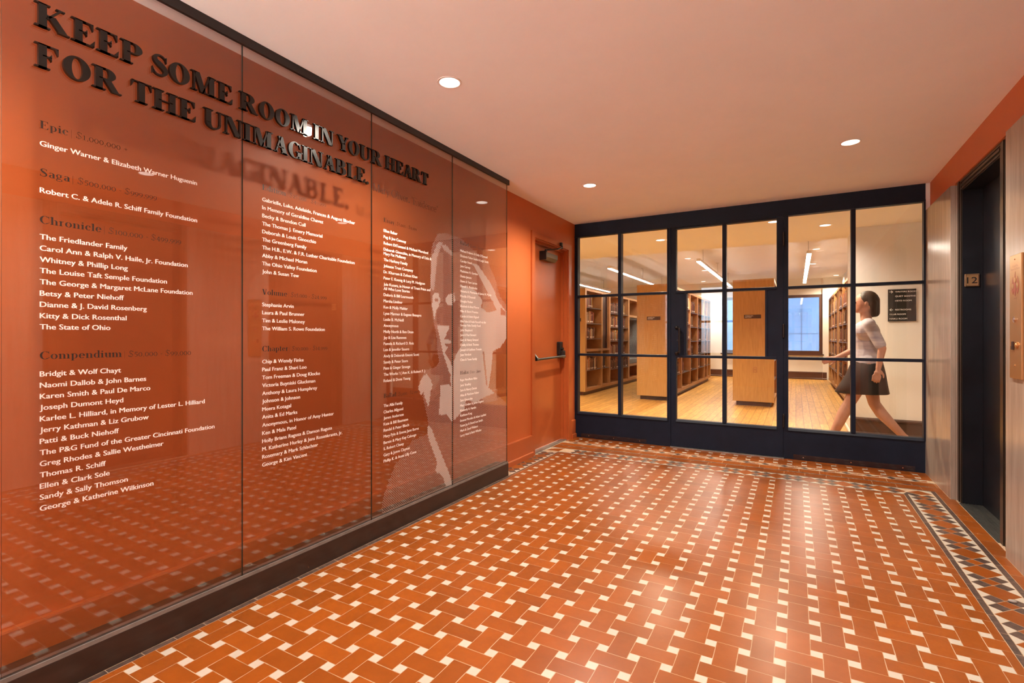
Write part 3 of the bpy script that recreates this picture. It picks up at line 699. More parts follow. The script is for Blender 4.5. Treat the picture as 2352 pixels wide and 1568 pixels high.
# swinging leaf
m = MB()
DX0, DX1, LX0, LX1 = -1.141, -.104, -1.088, -.160
m.box(DX0, LX0, YP-.006, YF-.006, 0.012, 2.29); m.box(LX1, DX1, YP-.006, YF-.006, 0.012, 2.29)
m.box(LX0, LX1, YP-.006, YF-.006, 0.012, .272)
m.prism([(YP-.018, .272), (YF-.006, .272), (YF-.006, .292), (YP-.006, .292)], 'x', LX0, LX1)
m.box(LX0, LX1, YP-.006, YF-.006, 2.278, 2.29)
r = link('door_2', m, 'navy'); r['kind'] = 'structure'
PX0, PX1 = -.992, -.250
m = MB(); m.box(LX0, PX0, YP-.006, YF-.006, .945, 1.622); plabel(link('lock_plate', m, 'navy', r), 'plate carrying the pull handle')
m = MB(); m.box(PX1, LX1, YP-.006, YF-.006, .945, 1.622)
for z in (.99, 1.16, 1.55): m.cyl((-.205, YP-.009, z), (-.205, YP-.004, z), .006, n=10)
plabel(link('lock_plate', m, 'navy', r), 'plate beside the hinges')
m = MB(); m.bbox(-.640, -.604, YP-.018, YF+.006, .292, 2.278, .004)
for z in (.9500, 1.6170): m.bbox(LX0, LX1, YP-.0165, YF+.0045, z-.013, z+.013, .004)
m.bbox(PX0-.012, PX0+.008, YP-.018, YF, .963, 1.604, .003); m.bbox(PX1-.008, PX1+.012, YP-.018, YF, .963, 1.604, .003)
link('glazing_bars', m, 'navy', r)
zs = (.292, .950, 1.617, 2.278)
for a, b, c, e in ((LX0, -.640, PX0+.008, -.640), (-.604, LX1, -.604, PX1-.008)):
    for k in range(3):
        u, v = (c, e) if k == 1 else (a, b)
        gbox(u, v, zs[k]+(.013 if k else 0), zs[k+1]-(.013 if k < 2 else 0), 'pane', r, YP+.024)
m = MB(); hx = -1.045; yh = YP-.006
for z in (.985, 1.250): m.cyl((hx-.035, yh, z), (hx-.035, yh-.018, z), .019); m.ball((hx-.035, yh-.018, z), .019)
m.tube([(hx-.035, yh-.022, 1.250), (hx, yh-.055, 1.238), (hx, yh-.055, .997), (hx-.035, yh-.022, .985)], .011)
link('pull_handle', m, 'black_metal', r)
m = MB(); m.cyl((-1.075, yh-.004, 1.118), (-1.075, yh, 1.118), .010); link('lock_cylinder', m, 'black_metal', r)
for z in (.36, 1.21, 2.08):
    m = MB(); m.cyl((-.101, YP-.014, z-.055), (-.101, YP-.014, z+.055), .010, n=14); m.ball((-.101, YP-.014, z+.058), .010); m.ball((-.101, YP-.014, z-.058), .010)
    link('hinge', m, 'black_metal', r)
m = MB(); m.box(XL, XR, YP, YF, 2.297, H); m.box(XL, XR, YP-.008, YP, 2.297, 2.312)
struct('trim_4', m, 'navy', 'dark steel header over the glass partition')
m = MB(); m.box(-1.146, -.098, YP-.03, YF, 0.0003, 0.008); struct('trim_5', m, 'metal_grey', 'threshold under the glass door')
def draught(x0, x1, sc, label):
    t = thing('draught_strip', label, 'draught strip', ((x0+x1)/2, YP-.002, .004))
    m = MB(); m.box(x0, x1, YP-.005, YP-.001, .004, .050); link('strip', m, 'strip_clear', t)
    for x in sc:
        m = MB(); m.cyl((x, YP-.009, .028), (x, YP-.005, .028), .005, n=12); m.cyl((x, YP-.0095, .028), (x, YP-.009, .028), .0025, n=8); link('screw', m, 'chrome', t)
draught(-2.15, -1.40, (-2.05, -1.76, -1.47), 'clear plastic draught strip beside the orange door')
draught(-.02, .885, (.06, .43, .80), 'clear plastic draught strip beside the marble')

# ------------------------------------------------------------------ donor wall
GX0, GX = -2.092, -2.085
SE = (0.562, 1.322, 2.084, 2.8515, 3.613)
m = MB(); m.bbox(-2.194, -2.078, .552, 3.622, .001, .105, .002)
pl = tag(link('wall_plinth', m, 'plinth'), 'long dark brown plinth under the glass donor panels', 'plinth')
m = MB(); m.box(-2.112, -2.0925, .556, 3.618, .1051, .122); m.box(-2.0845, -2.079, .556, 3.618, .1051, .119)
plabel(link('glazing_channel', m, 'channel', pl), 'grey gasket holding the glass')
m = MB(); m.box(-2.104, GX0-.0006, .552, 3.625, 2.425, H-.0005); m.box(GX+.0006, -2.070, .552, 3.625, 2.410, H-.0005); m.box(GX0-.0006, GX+.0006, .552, 3.625, 2.4305, H-.0005)
tag(link('ceiling_channel', m, 'header'), 'black ceiling channel gripping the tops of the glass panels', 'rail')

def panel(k, label):
    y0, y1 = SE[k]+.0015, SE[k+1]-.0015
    m = MB(); m.box(GX0, GX, y0, y1, .1055, 2.430)
    for i in (2, 4): m.mi[i] = 1
    for i, f in enumerate(m.f):
        ys = {round(m.v[j][1], 4) for j in f}
        m.mi[i] = 1 if len(ys) == 1 else 0
    o = tag(link('glass_panel', m, ['donor_glass', 'glass_edge']), label, 'glass panel', 'donor wall glass panels')
    return o
PN = [panel(0, 'donor glass panel listing Epic, Saga, Chronicle and Compendium givers'),
      panel(1, 'donor glass panel listing Edition, Volume and Chapter givers'),
      panel(2, 'donor glass panel listing Essay givers beside half the dotted portrait'),
      panel(3, 'donor glass panel at the free end listing Haiku givers over the portrait')]
def pidx(y):
    for k in range(4):
        if y < SE[k+1]: return k
    return 3
XT = GX + .0006
def flat(name, polys_v, polys_f, y, z, parent, material, x=XT):
    m = MB(); m.add([(x+(v[2] if len(v) > 2 else 0), y+v[0], z+v[1]) for v in polys_v], polys_f); return link(name, m, material, parent)
def zat(py, px): # height on the glass plane of a pixel row of the photograph at text column px
    u = (px-1176)/1155.0; t = GX/(-0.49158+0.87083*u); return CAMH + t*(774-py)/1155.0
# raised headline
def headline(body, y0, ztop, zbot, yend, W=.245, T=.052):
    cap = ztop-zbot
    _, wd = serif(body, W, T, cap)
    gl, _ = serif(body, W, T, cap, (yend-y0)/wd)
    for ch, polys in gl:
        if not polys: continue
        ym = y0 + sum(q[0] for p in polys for q in p)/sum(len(p) for p in polys)
        m = MB()
        for p in polys: m.prism([(y0+q[0], zbot+q[1]) for q in p], 'x', GX+.0004, GX+.013)
        link('raised_letter', m, 'letter', PN[pidx(ym)])
headline('KEEP SOME ROOM IN YOUR HEART', .636, 2.206, 2.1305, 2.577)
headline('FOR THE UNIMAGINABLE.', .636, 2.077, 2.0015, 2.054)
def heading(k, px, py, y, name, amount, cap, xs=1.18):
    z = zat(py, px)
    m = MB()
    g, wd = serif(name, .20, .045, cap, xs, .03)
    for ch, ps in g:
        for p in ps: m.add([(XT, y+q[0], z+q[1]) for q in p], [tuple(range(len(p)))])
    link('heading', m, 'print_dark', PN[k])
    m = MB(); y2 = y+wd+cap*.12
    g, w2 = serif('| '+amount, .10, .05, cap*.86, xs, .02)
    for ch, ps in g:
        for p in ps: m.add([(XT, y2+q[0], z+q[1]) for q in p], [tuple(range(len(p)))])
    link('gift_range', m, 'print_dark', PN[k])
COLY = (.651, 1.413, 2.176, 2.942); COLX = (91, 602, 881, 1057)
def names(k, lst, cap=.0165, xs=1.0):
    for py, s in lst:
        vs, fs = sans(s, cap, NXS)
        n_ = len(vs); vs = [(a+cap*d*NXS, b, d*.005) for d in (0, .03, .06) for a, b in vs]; fs = [[i+n_*d for i in f] for d in range(3) for f in fs]   # heavy weight
        flat('donor_name', vs, fs, COLY[k], zat(py, COLX[k]), PN[k], 'print_white')
v_, f_ = sans('The P&G Fund of the Greater Cincinnati Foundation', .0165)
NXS = .549/max(q[0] for q in v_)
HC = .0245
for py, a, b in ((293.4, 'Epic', '$1,000,000 +'), (403, 'Saga', '$500,000 - $999,999'), (512, 'Chronicle', '$100,000 - $499,999'), (825, 'Compendium', '$50,000 - $99,000')):
    heading(0, 91, py, COLY[0], a, b, HC)
names(0, [(334, 'Ginger Warner & Elizabeth Warner Huguenin'), (441.6, 'Robert C. & Adele R. Schiff Family Foundation'), (548.7, 'The Friedlander Family'),
 (574.7, 'Carol Ann & Ralph V. Haile, Jr. Foundation'), (600.8, 'Whitney & Phillip Long'), (626.5, 'The Louise Taft Semple Foundation'), (652.5, 'The George & Margaret McLane Foundation'),
 (678.6, 'Betsy & Peter Niehoff'), (704.3, 'Dianne & J. David Rosenberg'), (730.5, 'Kitty & Dick Rosenthal'), (756, 'The State of Ohio'),
 (864.6, 'Bridgit & Wolf Chayt'), (890.6, 'Naomi Dallob & John Barnes'), (916.2, 'Karen Smith & Paul De Marco'), (942, 'Joseph Dumont Heyd'), (968, 'Karlee L. Hilliard, in Memory of Lester L. Hilliard'),
 (993.6, 'Jerry Kathman & Liz Grubow'), (1019.7, 'Patti & Buck Niehoff'), (1045.7, 'The P&G Fund of the Greater Cincinnati Foundation'), (1071.3, 'Greg Rhodes & Sallie Westheimer'),
 (1097, 'Thomas R. Schiff'), (1122.8, 'Ellen & Clark Sole'), (1148.3, 'Sandy & Sally Thomson'), (1173.8, 'George & Katherine Wilkinson')])
for py, a, b in ((435, 'Edition', '$25,000 - $49,999'), (676, 'Volume', '$15,000 - $24,999'), (807, 'Chapter', '$10,000 - $14,999')):
    heading(1, 602, py, COLY[1], a, b, HC)
names(1, [(461.4, 'Gabrielle, Luke, Adelaide, Frances & August Blocher'), (480, 'In Memory of Geraldine Chavez'), (498.5, 'Becky & Brendon Cull'), (517, 'The Thomas J. Emery Memorial'),
 (535.2, 'Deborah & Louis Ginocchio'), (553.4, 'The Greenberg Family'), (571.8, 'The H.B., E.W. & F.R. Luther Charitable Foundation'), (590.2, 'Abby & Michael Moran'), (608.6, 'The Ohio Valley Foundation'),
 (627, 'John & Susan Tew'), (703, 'Stephanie Arvin'), (721.4, 'Laura & Paul Brunner'), (739.8, 'Tim & Leslie Maloney'), (758, 'The William S. Rowe Foundation'),
 (834.6, 'Chip & Wendy Finke'), (852.6, 'Paul Franz & Shari Loo'), (871, 'Tom Freeman & Doug Klocke'), (889.2, 'Victoria Buyniski Gluckman'), (907.5, 'Anthony & Laura Humphrey'), (925.6, 'Johnson & Johnson'),
 (944, 'Meera Kotagal'), (962, 'Anita & Ed Marks'), (980.4, 'Anonymous, in Honor of Amy Hunter'), (999, 'Ken & Mala Patel'), (1017.3, 'Holly Brians Ragusa & Damon Ragusa'),
 (1035.5, 'M. Katherine Hurley & Jens Rosenkrantz, Jr.'), (1053.4, 'Rosemary & Mark Schlachter'), (1071.7, 'George & Kim Vincent')])
for py, a, b in ((509, 'Essay', '$5,000 - $9,999'), (913.8, 'Ballad', '$1,000 - $2,999')): heading(2, 881, py, COLY[2], a, b, HC)
names(2, [(532, 'Ellen Baker'), (546.2, 'Peg & Joe Conway'), (560.7, 'Robert DiTomassi & Michael Moreland'), (574.8, 'Deborah Ginocchio, in Memory of Dale &'), (584.7, 'Mary Pat Mullaney'), (598.8, 'The Harkavy Family'),
 (612.9, 'Johnson Trust Company'), (627, 'Dr. Khurram & Zofeen Khan'), (641, 'Peter E. Koenig & Lucy M. Hodgson'), (655.3, 'Jule Kucera, in Honor of Trent Price and'), (665.4, 'All Who Love Stories'), (679.5, 'Doloris & Bill Learmonth'),
 (693.7, 'Marsha Lindner'), (708, 'Ken & Molly Mahler'), (722.4, 'Lynn Marmer & Eugene Beaupre'), (736.4, 'Leslie B. McNeill'), (750.4, 'Anonymous'), (764.4, 'Molly North & Ben Dean'), (778.2, 'Jay & Lisa Rammes'),
 (792.2, 'Pamela & Richard D. Reis'), (806.2, 'Len & Jennifer Sauers'), (820.6, 'Andy & Deborah Emont Scott'), (834.8, 'Sandy & Peter Stern'), (849, 'Pete & Ginger Strange'), (863.2, 'The Works ! ( Ann K. & Robert F. )'), (877.6, 'Roland & Dona Young'),
 (935, 'The Albi Family'), (949.4, 'Charles Allgood'), (963.3, 'James Anderson'), (977.3, 'Kate & Bill Baumann'), (991.4, 'Randal & Peter Bloch'), (1005.6, 'Mary Pyle & Emma Jane Burns'), (1020, 'Bernie & Mary Kay Calonge'),
 (1033.8, 'S. Robert Chuey'), (1048.2, 'Gary & Jonna Clayton'), (1062.3, 'Phillip K. & Anne Lilly Cone')])
for py, a, b in ((560.7, 'Ballad', '$1,000 - $2,999'), (860, 'Haiku', '$500 - $999')): heading(3, 1057, py, COLY[3], a, b, HC)
names(3, [(577.6, "Michael Frabetti & Kelly O'Donnell"), (589.2, 'Elizabeth Fisher-Smith & Leigh Smith'), (601, 'Carolyn Fovel'), (612.7, 'Jane Garvey'), (624.3, 'Madeleine H. Gordon'), (636, 'Dottie Janson'),
 (647.4, 'Dawn & Tom Larson'), (659, 'Donald S. Medelsohn'), (670.4, 'Victoria A. Montavon & James N. Myers'), (682, "Priscilla O'Donnell"), (693.4, 'Douglas Packer'), (705, 'Elizabeth & Brad Pierce'), (716.6, 'Mike & Sherri Prentiss'),
 (728.2, 'Carole & Edwin Rigaud'), (740, 'Ellie Fabe & Frank Russell via the'), (749, 'George Fabe Family Fund'), (760.4, 'John Shepherd'), (771.4, 'Jane & Paul Stewart'), (783, 'Gary & Nancy Strassel'), (794.4, 'Chalky & Beth Thomas'),
 (806, 'Joseph & Kathleen Tomain'), (817.2, 'Joan Verchot'), (828.8, 'Chen & Yoon Family'),
 (875.4, 'Raye Needham Allen'), (887.3, "Jena' Bradley"), (899, 'Sam & Nancy Duran'), (910.6, 'Alisa & Matthew Fisher'), (922.2, 'Sam Ginocchio'), (934, 'Mary Gruber & James Englert'), (945.4, 'Kimberly A. Hamlin'),
 (957, 'Kathleen Krug'), (968.8, 'Evonne Morales & Adam Laphitti'), (980.4, 'Susan Jay & David Lee Smith'), (992, 'Mark & Zand Walters'), (1003.3, 'Larry Holt & Beth Whelan')])
# quotation credit
g, wd = serif('Mary Oliver. "Evidence"', .085, .035, .044)
xs = (2.686-2.092)/wd
g, wd = serif('Mary Oliver. "Evidence"', .085, .035, .044, xs)
m = MB(); z0 = zat(437, 856)
m2 = MB(); seen = 0
for ch, ps in g:
    seen += ch == '.'
    for p in ps: (m2 if seen and ch != '.' else m).add([(XT, 2.092+q[0], z0+q[1]) for q in p], [tuple(range(len(p)))])
link('poet_credit', m, 'print_dark', PN[2]); link('poem_title', m2, 'print_dark', PN[2])

# dotted portrait of a generic carved head, printed on the two end panels
def gy(px):  # distance along the glass of a column of the photograph
    u = (px-1176)/1155.0; return GX/(-0.49158+0.87083*u)*(0.87083+0.49158*u)
def inside(p, poly):
    c = False; n = len(poly); x, y = p
    for i in range(n):
        x1, y1 = poly[i]; x2, y2 = poly[(i+1) % n]
        if (y1 > y) != (y2 > y) and x < (x2-x1)*(y-y1)/(y2-y1)+x1: c = not c
    return c
TONES = [  # (coverage, outline) later ones win
 (.21, [(1004, 537), (1030, 534), (1060, 548), (1085, 572), (1120, 600), (1137, 640), (1148, 680), (1163, 700), (1163, 775), (1150, 797), (1132, 806), (1128, 850), (1122, 890), (1140, 905), (1163, 925), (1163, 1064), (1060, 1120), (960, 1164), (878, 1200), (876, 1165), (882, 1135), (905, 1072), (945, 1012), (985, 995), (982, 960), (972, 915), (962, 880), (975, 850), (1000, 842), (1008, 830), (1004, 800), (1002, 770), (995, 735), (990, 700), (988, 660), (988, 600), (992, 565)]),
 (.55, [(990, 592), (1006, 556), (1016, 556), (1004, 592), (1000, 640), (996, 668), (989, 662)]),
 (.62, [(1014, 562), (1024, 562), (1040, 580), (1038, 588), (1020, 574)]),
 (.95, [(995, 674), (1006, 672), (1012, 690), (1008, 702), (1001, 716), (998, 735), (992, 700)]),
 (.28, [(998, 686), (1006, 686), (1006, 692), (999, 692)]),
 (.95, [(1022, 690), (1030, 677), (1042, 671), (1046, 690), (1040, 700), (1028, 699)]),
 (.95, [(1004, 748), (1033, 748), (1025, 768), (1020, 778), (1036, 782), (1036, 789), (1022, 789), (1028, 798), (1021, 808), (1038, 838), (1040, 862), (1032, 856), (1018, 812), (1012, 785)]),
 (.98, [(1060, 655), (1090, 665), (1108, 690), (1104, 706), (1122, 717), (1140, 712), (1130, 690), (1104, 640), (1084, 604), (1096, 606), (1128, 652), (1146, 694), (1163, 716), (1163, 776), (1150, 797), (1132, 806), (1128, 850), (1122, 890), (1136, 902), (1112, 912), (1092, 924), (1070, 918), (1066, 940), (1052, 955), (1040, 968), (1026, 952), (1008, 952), (1012, 886), (1030, 882), (1036, 890), (1034, 868), (1040, 836), (1050, 808), (1062, 790), (1064, 740), (1058, 700)]),
 (.25, [(1110, 690), (1132, 690), (1136, 706), (1118, 718), (1108, 706)]),
 (.22, [(1150, 706), (1162, 716), (1162, 726), (1150, 722)]),
 (.25, [(1108, 806), (1112, 806), (1120, 886), (1116, 882)]),
 (.95, [(978, 858), (990, 872), (993, 884), (989, 900), (984, 936), (977, 915), (972, 900), (966, 908), (961, 890), (967, 872)]),
 (.90, [(981, 976), (990, 982), (1008, 1028), (1034, 1092), (1040, 1126), (1028, 1130), (1016, 1092), (1000, 1082), (1004, 1062), (983, 1004)]),
]
TP = [(c, [(gy(a), zat(b, a)) for a, b in pl_]) for c, pl_ in TONES]
PY, PZ = .0150, .0072
dots = {2: MB(), 3: MB()}
row = 0; z = .13
while z < 1.86:
    y = 2.10 + (PY/2 if row % 2 else 0)
    while y < 3.606:
        c = None
        for cov, pl_ in TP:
            if inside((y, z), pl_): c = cov
        if c and not any(abs(y-s_) < .0085 for s_ in SE):
            rr = math.sqrt(c*PY*PZ/math.pi)*1.03
            n = 6 if c < .5 else 8
            dots[pidx(y)].add([(XT-.0003, y+rr*math.cos(2*math.pi*i/n), z+rr*math.sin(2*math.pi*i/n)) for i in range(n)], [tuple(range(n))])
        y += PY
    z += PZ; row += 1
for k in (2, 3):
    o = link('halftone_print', dots[k], 'halftone', PN[k]); o['kind'] = 'stuff'; plabel(o, 'portrait of a carved head in frosted dots')

# ------------------------------------------------------------------ fixtures by the lift
t = thing('floor_number_plate', 'small brass plate reading 12 on the black lift jamb', 'number plate', (1.0515, E1[1], 1.498))
m = MB(); m.bbox(1.0135, 1.0895, E1[1]-.011, E1[1]-.0045, 1.498, 1.583, .002); link('plate', m, 'brass', t)
m = MB()
for a in ((1.0165, 1.0865, 1.501, 1.5035), (1.0165, 1.0865, 1.5775, 1.580), (1.0165, 1.019, 1.5035, 1.5775), (1.084, 1.0865, 1.5035, 1.5775)): m.box(a[0], a[1], E1[1]-.0118, E1[1]-.011, a[2], a[3])
link('border_line', m, 'sign_brown', t)
vs, fs = sans('12', .042, 1.15, .0); ww = max(v[0] for v in vs)
m = MB(); m.add([(1.0515-ww/2+v[0], E1[1]-.0116, 1.519+v[1]) for v in vs], fs); link('numeral', m, 'sign_dark', t)

t = thing('lift_call_plate', 'tall brass lift call plate on the beige marble', 'call plate', (XR, 3.389, .945))
m = MB(); m.bbox(XR-.010, XR-.0005, 3.313, 3.465, .945, 1.558, .002); link('plate', m, 'brass', t)
XC = XR-.0106
def on_plate(vs, fs, yc, z, name, mm, x=XC):
    ww = max(v[0] for v in vs); m = MB(); m.add([(x, yc+ww/2-v[0], z+v[1]) for v in vs], fs); return link(name, m, mm, t)
vs, fs = sans('In Case Of Fire', .0095, .8, .0); on_plate(vs, fs, 3.389, 1.498, 'instruction', 'brass_dark')
vs, fs = sans('Elevators Out Of Service', .0095, .8, .0); on_plate(vs, fs, 3.389, 1.483, 'instruction', 'brass_dark')
vs, fs = sans('Use Exit', .0095, .8, .0); on_plate(vs, fs, 3.389, 1.338, 'instruction', 'brass_dark')
def flame(yc, z0, hh, ww, bend):
    L_ = []; Rr = []
    for i in range(13):
        q = i/12; wdt = ww*math.sin(math.pi*min(1, q*1.0)**.75)*(1-q*.55); cc = yc+bend*math.sin(q*3.0)*.5
        L_.append((cc-wdt/2, z0+hh*q)); Rr.append((cc+wdt/2, z0+hh*q))
    return L_ + Rr[::-1]
m = MB()
for yc, z0, hh, ww, be in ((3.389, 1.352, .122, .040, .012), (3.417, 1.362, .088, .034, .010), (3.361, 1.362, .088, .034, -.010)):
    m.prism([(p[0], p[1]) for p in flame(yc, z0, hh, ww, be)], 'x', XC-.0004, XC+.0002)
link('flame_emblem', m, 'brass_dark', t)
m = MB()
for yc, zc in ((3.389, 1.432), (3.417, 1.404), (3.361, 1.404)): m.cyl((XC-.0012, yc, zc), (XC, yc, zc), .013, n=24)
link('pictogram_disc', m, 'brass', t)
m = MB(); m.cyl((XC-.005, 3.389, 1.237), (XC, 3.389, 1.237), .015); m.cyl((XC-.007, 3.389, 1.237), (XC-.005, 3.389, 1.237), .010); m.box(XC-.0076, XC-.007, 3.3875, 3.3905, 1.230, 1.244); link('key_switch', m, 'chrome', t)
m = MB(); m.bbox(XC-.006, XC, 3.402, 3.424, 1.087, 1.128, .002); m.box(XC-.0075, XC-.006, 3.404, 3.422, 1.089, 1.106); link('rocker_switch', m, 'sign_brown', t)
m = MB(); m.cyl((XC-.004, 3.366, 1.110), (XC, 3.366, 1.110), .016); m.ball((XC-.004, 3.366, 1.110), .010, sc=(.5, 1, 1)); link('key_lock', m, 'brass', t)
m = MB(); m.cyl((XC-.003, 3.392, 1.01), (XC, 3.392, 1.01), .005, n=12); m.cyl((XC-.003, 3.392, 1.535), (XC, 3.392, 1.535), .003, n=12); link('plate_screw', m, 'brass', t)
m = MB(); m.ball((.818, 2.965, .006), .013, sc=(1.2, .8, .5), n=14); tag(link('pebble', m, 'pebble'), 'small grey pebble lying on the diamond tile border', 'pebble')

# ------------------------------------------------------------------ downlights
def beam(l):
    """wide-beam reflector: weaker straight down than to the sides"""
    l.use_nodes = True; nt = l.node_tree; em = nt.nodes['Emission']
    tc = nt.nodes.new('ShaderNodeTexCoord'); sp = nt.nodes.new('ShaderNodeSeparateXYZ'); ab = nt.nodes.new('ShaderNodeMath'); ab.operation = 'ABSOLUTE'
    mr = nt.nodes.new('ShaderNodeMapRange'); mr.interpolation_type = 'SMOOTHSTEP'
    mr.inputs[1].default_value = 0.78; mr.inputs[2].default_value = 0.98; mr.inputs[3].default_value = 1.0; mr.inputs[4].default_value = 0.40
    nt.links.new(tc.outputs['Normal'], sp.inputs[0]); nt.links.new(sp.outputs['Z'], ab.inputs[0]); nt.links.new(ab.outputs[0], mr.inputs[0]); nt.links.new(mr.outputs[0], em.inputs['Strength'])
def downlight(x, y, z, watts, label, group, col=LAMP_COL, rad=.052, spot=True, size=150, blend=1.0):
    t = thing('ceiling_downlight', label, 'ceiling light', (x, y, z), group)
    m = MB(); m.ring((x, y), rad+.010, rad, z-.004, z-.0003); link('trim_ring', m, 'ring', t)
    m = MB(); m.cyl((x, y, z-.0022), (x, y, z-.0006), rad, n=32, smooth=False); link('lens', m, 'lens', t)
    if spot:
        l = bpy.data.lights.new('lamp', 'SPOT'); l.energy = watts; l.color = col; l.spot_size = R(size); l.spot_blend = blend; l.shadow_soft_size = rad*.9
        beam(l)
        o = bpy.data.objects.new('lamp', l); C.objects.link(o); o.parent = t; o.location = (0, 0, -.012)
    return t
GL = 'lobby ceiling downlights'
downlight(-1.538, 2.077, H, LOBBY_SPOT, 'lit downlight above the middle of the donor glass wall', GL)
downlight(-1.538, 4.078, H, LOBBY_SPOT, 'lit downlight in front of the orange door', GL)
downlight(.317, 4.03, H, LOBBY_SPOT, 'lit downlight near the marble wall and lift', GL)
downlight(.317, 2.05, H, LOBBY_SPOT, 'lit downlight before the second lift, overhead', GL)
downlight(-1.538, .076, H, LOBBY_SPOT, 'lit downlight above the start of the donor glass wall', GL)
downlight(.317, .05, H, LOBBY_SPOT, 'lit downlight over the entrance end of the lobby', GL)

# ------------------------------------------------------------------ library beyond the partition
m = MB(); m.box(-6.6, 4.0, YP+.02, YW+.3, -.12, 0); struct('floor_library', m, 'wood_floor')
m = MB(); m.box(-6.6, XL, YP, YP+.12, 0, H); m.box(XR, 4.0, YP, YP+.12, 0, H); struct('wall_front', m, 'plaster')
m = MB(); m.box(-6.72, -6.6, YP, YW+.3, 0, H2); struct('wall_library_left', m, 'plaster')
m = MB(); m.box(.586, 4.0, 7.2, YS-.06, 0, H); struct('wall_sign', m, 'plaster')
m = MB(); m.box(1.06, 1.2, YS-.06, YW+.3, 0, H2); struct('wall_library_right', m, 'plaster')
m = MB(); m.box(4.0, 4.1, YP, YS, 0, H); struct('wall_corridor', m, 'plaster')
def dbase(x0, x1, y): # dark baseboard facing the camera
    return [(y, 0), (y-.03, 0), (y-.03, .03), (y-.02, .04), (y-.02, .165), (y-.032, .172), (y-.032, .190), (y, .205)]
m = MB(); m.prism(dbase(0, 0, 7.2), 'x', .586, 4.0); struct('baseboard_sign', m, 'brown_trim')
m = MB(); m.prism([(p[0]-7.2+.586, p[1]) for p in dbase(0, 0, 7.2)], 'y', 7.17, YS-.06); struct('baseboard_return', m, 'plaster')
# back wall with two windows
W1 = (-1.895, -.84, .69, 2.31); W2 = (-.43, .626, .69, 2.31)
m = MB(); xs_ = [-6.6, W1[0], W1[1], W2[0], W2[1], 1.2]
m.box(-6.6, W1[0], YW, YW+.3, 0, H2); m.box(W1[1], W2[0], YW, YW+.3, 0, H2); m.box(W2[1], 1.2, YW, YW+.3, 0, H2)
for W_ in (W1, W2): m.box(W_[0], W_[1], YW+.06, YW+.3, 0, W_[2]); m.box(W_[0], W_[1], YW+.06, YW+.3, W_[3], H2)
struct('wall_library_back', m, 'plaster')
for i, W_ in enumerate((W1, W2)):
    m = MB(); y = YW+.10
    m.box(W_[0], W_[0]+.075, y-.06, y+.06, W_[2], W_[3]); m.box(W_[1]-.075, W_[1], y-.06, y+.06, W_[2], W_[3]); m.box(W_[0]+.075, W_[1]-.075, y-.06, y+.06, W_[3]-.075, W_[3]); m.box(W_[0]+.075, W_[1]-.075, y-.06, y+.06, W_[2], W_[2]+.085)
    r = link('window_%d' % (4+i), m, 'brown_trim'); r['kind'] = 'structure'
    m = MB(); m.box(W_[0]-.03, W_[1]+.03, y-.14, y-.061, W_[2]-.035, W_[2]); link('window_sill', m, 'brown_trim', r)
    m = MB(); m.box(W_[0]+.075, W_[1]-.075, y-.003, y+.003, W_[2]+.085, W_[3]-.075); link('pane', m, 'clear', r)
m = MB()
for a, b, y in ((-6.6, W1[0], YW), (W1[0], W1[1], YW+.06), (W1[1], W2[0], YW), (W2[0], W2[1], YW+.06), (W2[1], .72, YW)): m.prism(dbase(0, 0, y), 'x', a, b)
struct('baseboard_back', m, 'brown_trim')
# stone building across the light well
m = MB(); m.box(-9, 8, 19.0, 19.6, -6, 9)
for z in (-.9, .35, 1.25, 2.5): m.box(-9, 8, 18.99, 19.0, z, z+.02, 1)
for x in (-3.4, -2.1, -.95, .15, .95, 2.1): m.box(x, x+.02, 18.99, 19.0, -6, 9, 1)
struct('wall_outside', m, ['facade', 'facade_joint'], 'blue grey stone building outside the windows')

m = MB(); m.box(-9, 8, YW+.32, 18.98, -1.3, -1.0); struct('light_block_outside', m, 'sign_dark', 'added dark slab between the two buildings blocking light from below')  # added unseen slab, keeps the glow from below off the facade
# bookcases
CASE = {}
def bookcase(key, label, x0, x1, y0, y1, faces, dividers, bays, sign=None):
    """x0..x1 wide, y0..y1 long; faces = list of +1/-1 open sides; bays = list of (ya, yb, [shelf heights])"""
    t = thing('bookcase', label, 'bookcase', ((x0+x1)/2, (y0+y1)/2, 0), 'library bookcases')
    ztop = 2.115
    m = MB(); m.box(x0+.05, x1-.05, y0+.05, y1-.05, 0, .075); link('plinth', m, 'dark_panel', t)
    m = MB(); m.box(x0, x1, y0, y0+.03, .075, ztop); plabel(link('end_panel', m, 'oak', t), 'plain oak veneer end')
    m = MB(); m.box(x0, x1, y1-.03, y1, .075, ztop); link('end_panel', m, 'oak', t)
    m = MB(); m.box(x0, x1, y0+.03, y1-.03, 2.07, ztop); link('top_panel', m, 'oak_edge', t)
    m = MB(); m.box(x0, x1, y0+.03, y1-.03, .075, .130); link('bottom_panel', m, 'oak_edge', t)
    xm = (x0+x1)/2 if len(faces) == 2 else (x0+.01 if faces[0] > 0 else x1-.01)
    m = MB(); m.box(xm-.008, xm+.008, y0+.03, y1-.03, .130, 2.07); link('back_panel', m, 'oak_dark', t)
    for f in faces:
        a, b = (xm+.008, x1) if f > 0 else (x0, xm-.008)
        for d0, d1 in dividers:
            m = MB(); m.box(a, b, d0, d1, .130, 2.07); link('divider', m, 'oak_edge', t)
        fr = (b-.003) if f > 0 else a+.003
        for ya, yb, zs_ in bays:
            for z in zs_:
                m = MB(); lo, hi = (a, fr) if f > 0 else (fr, b)
                m.box(lo, hi, ya, yb, z-.012, z); link('shelf', m, 'shelf_metal', t)
    CASE[key] = t
    return t
S1 = [1.745, 1.430, 1.118]; S3 = [1.690, 1.375, 1.062, .748, .430]
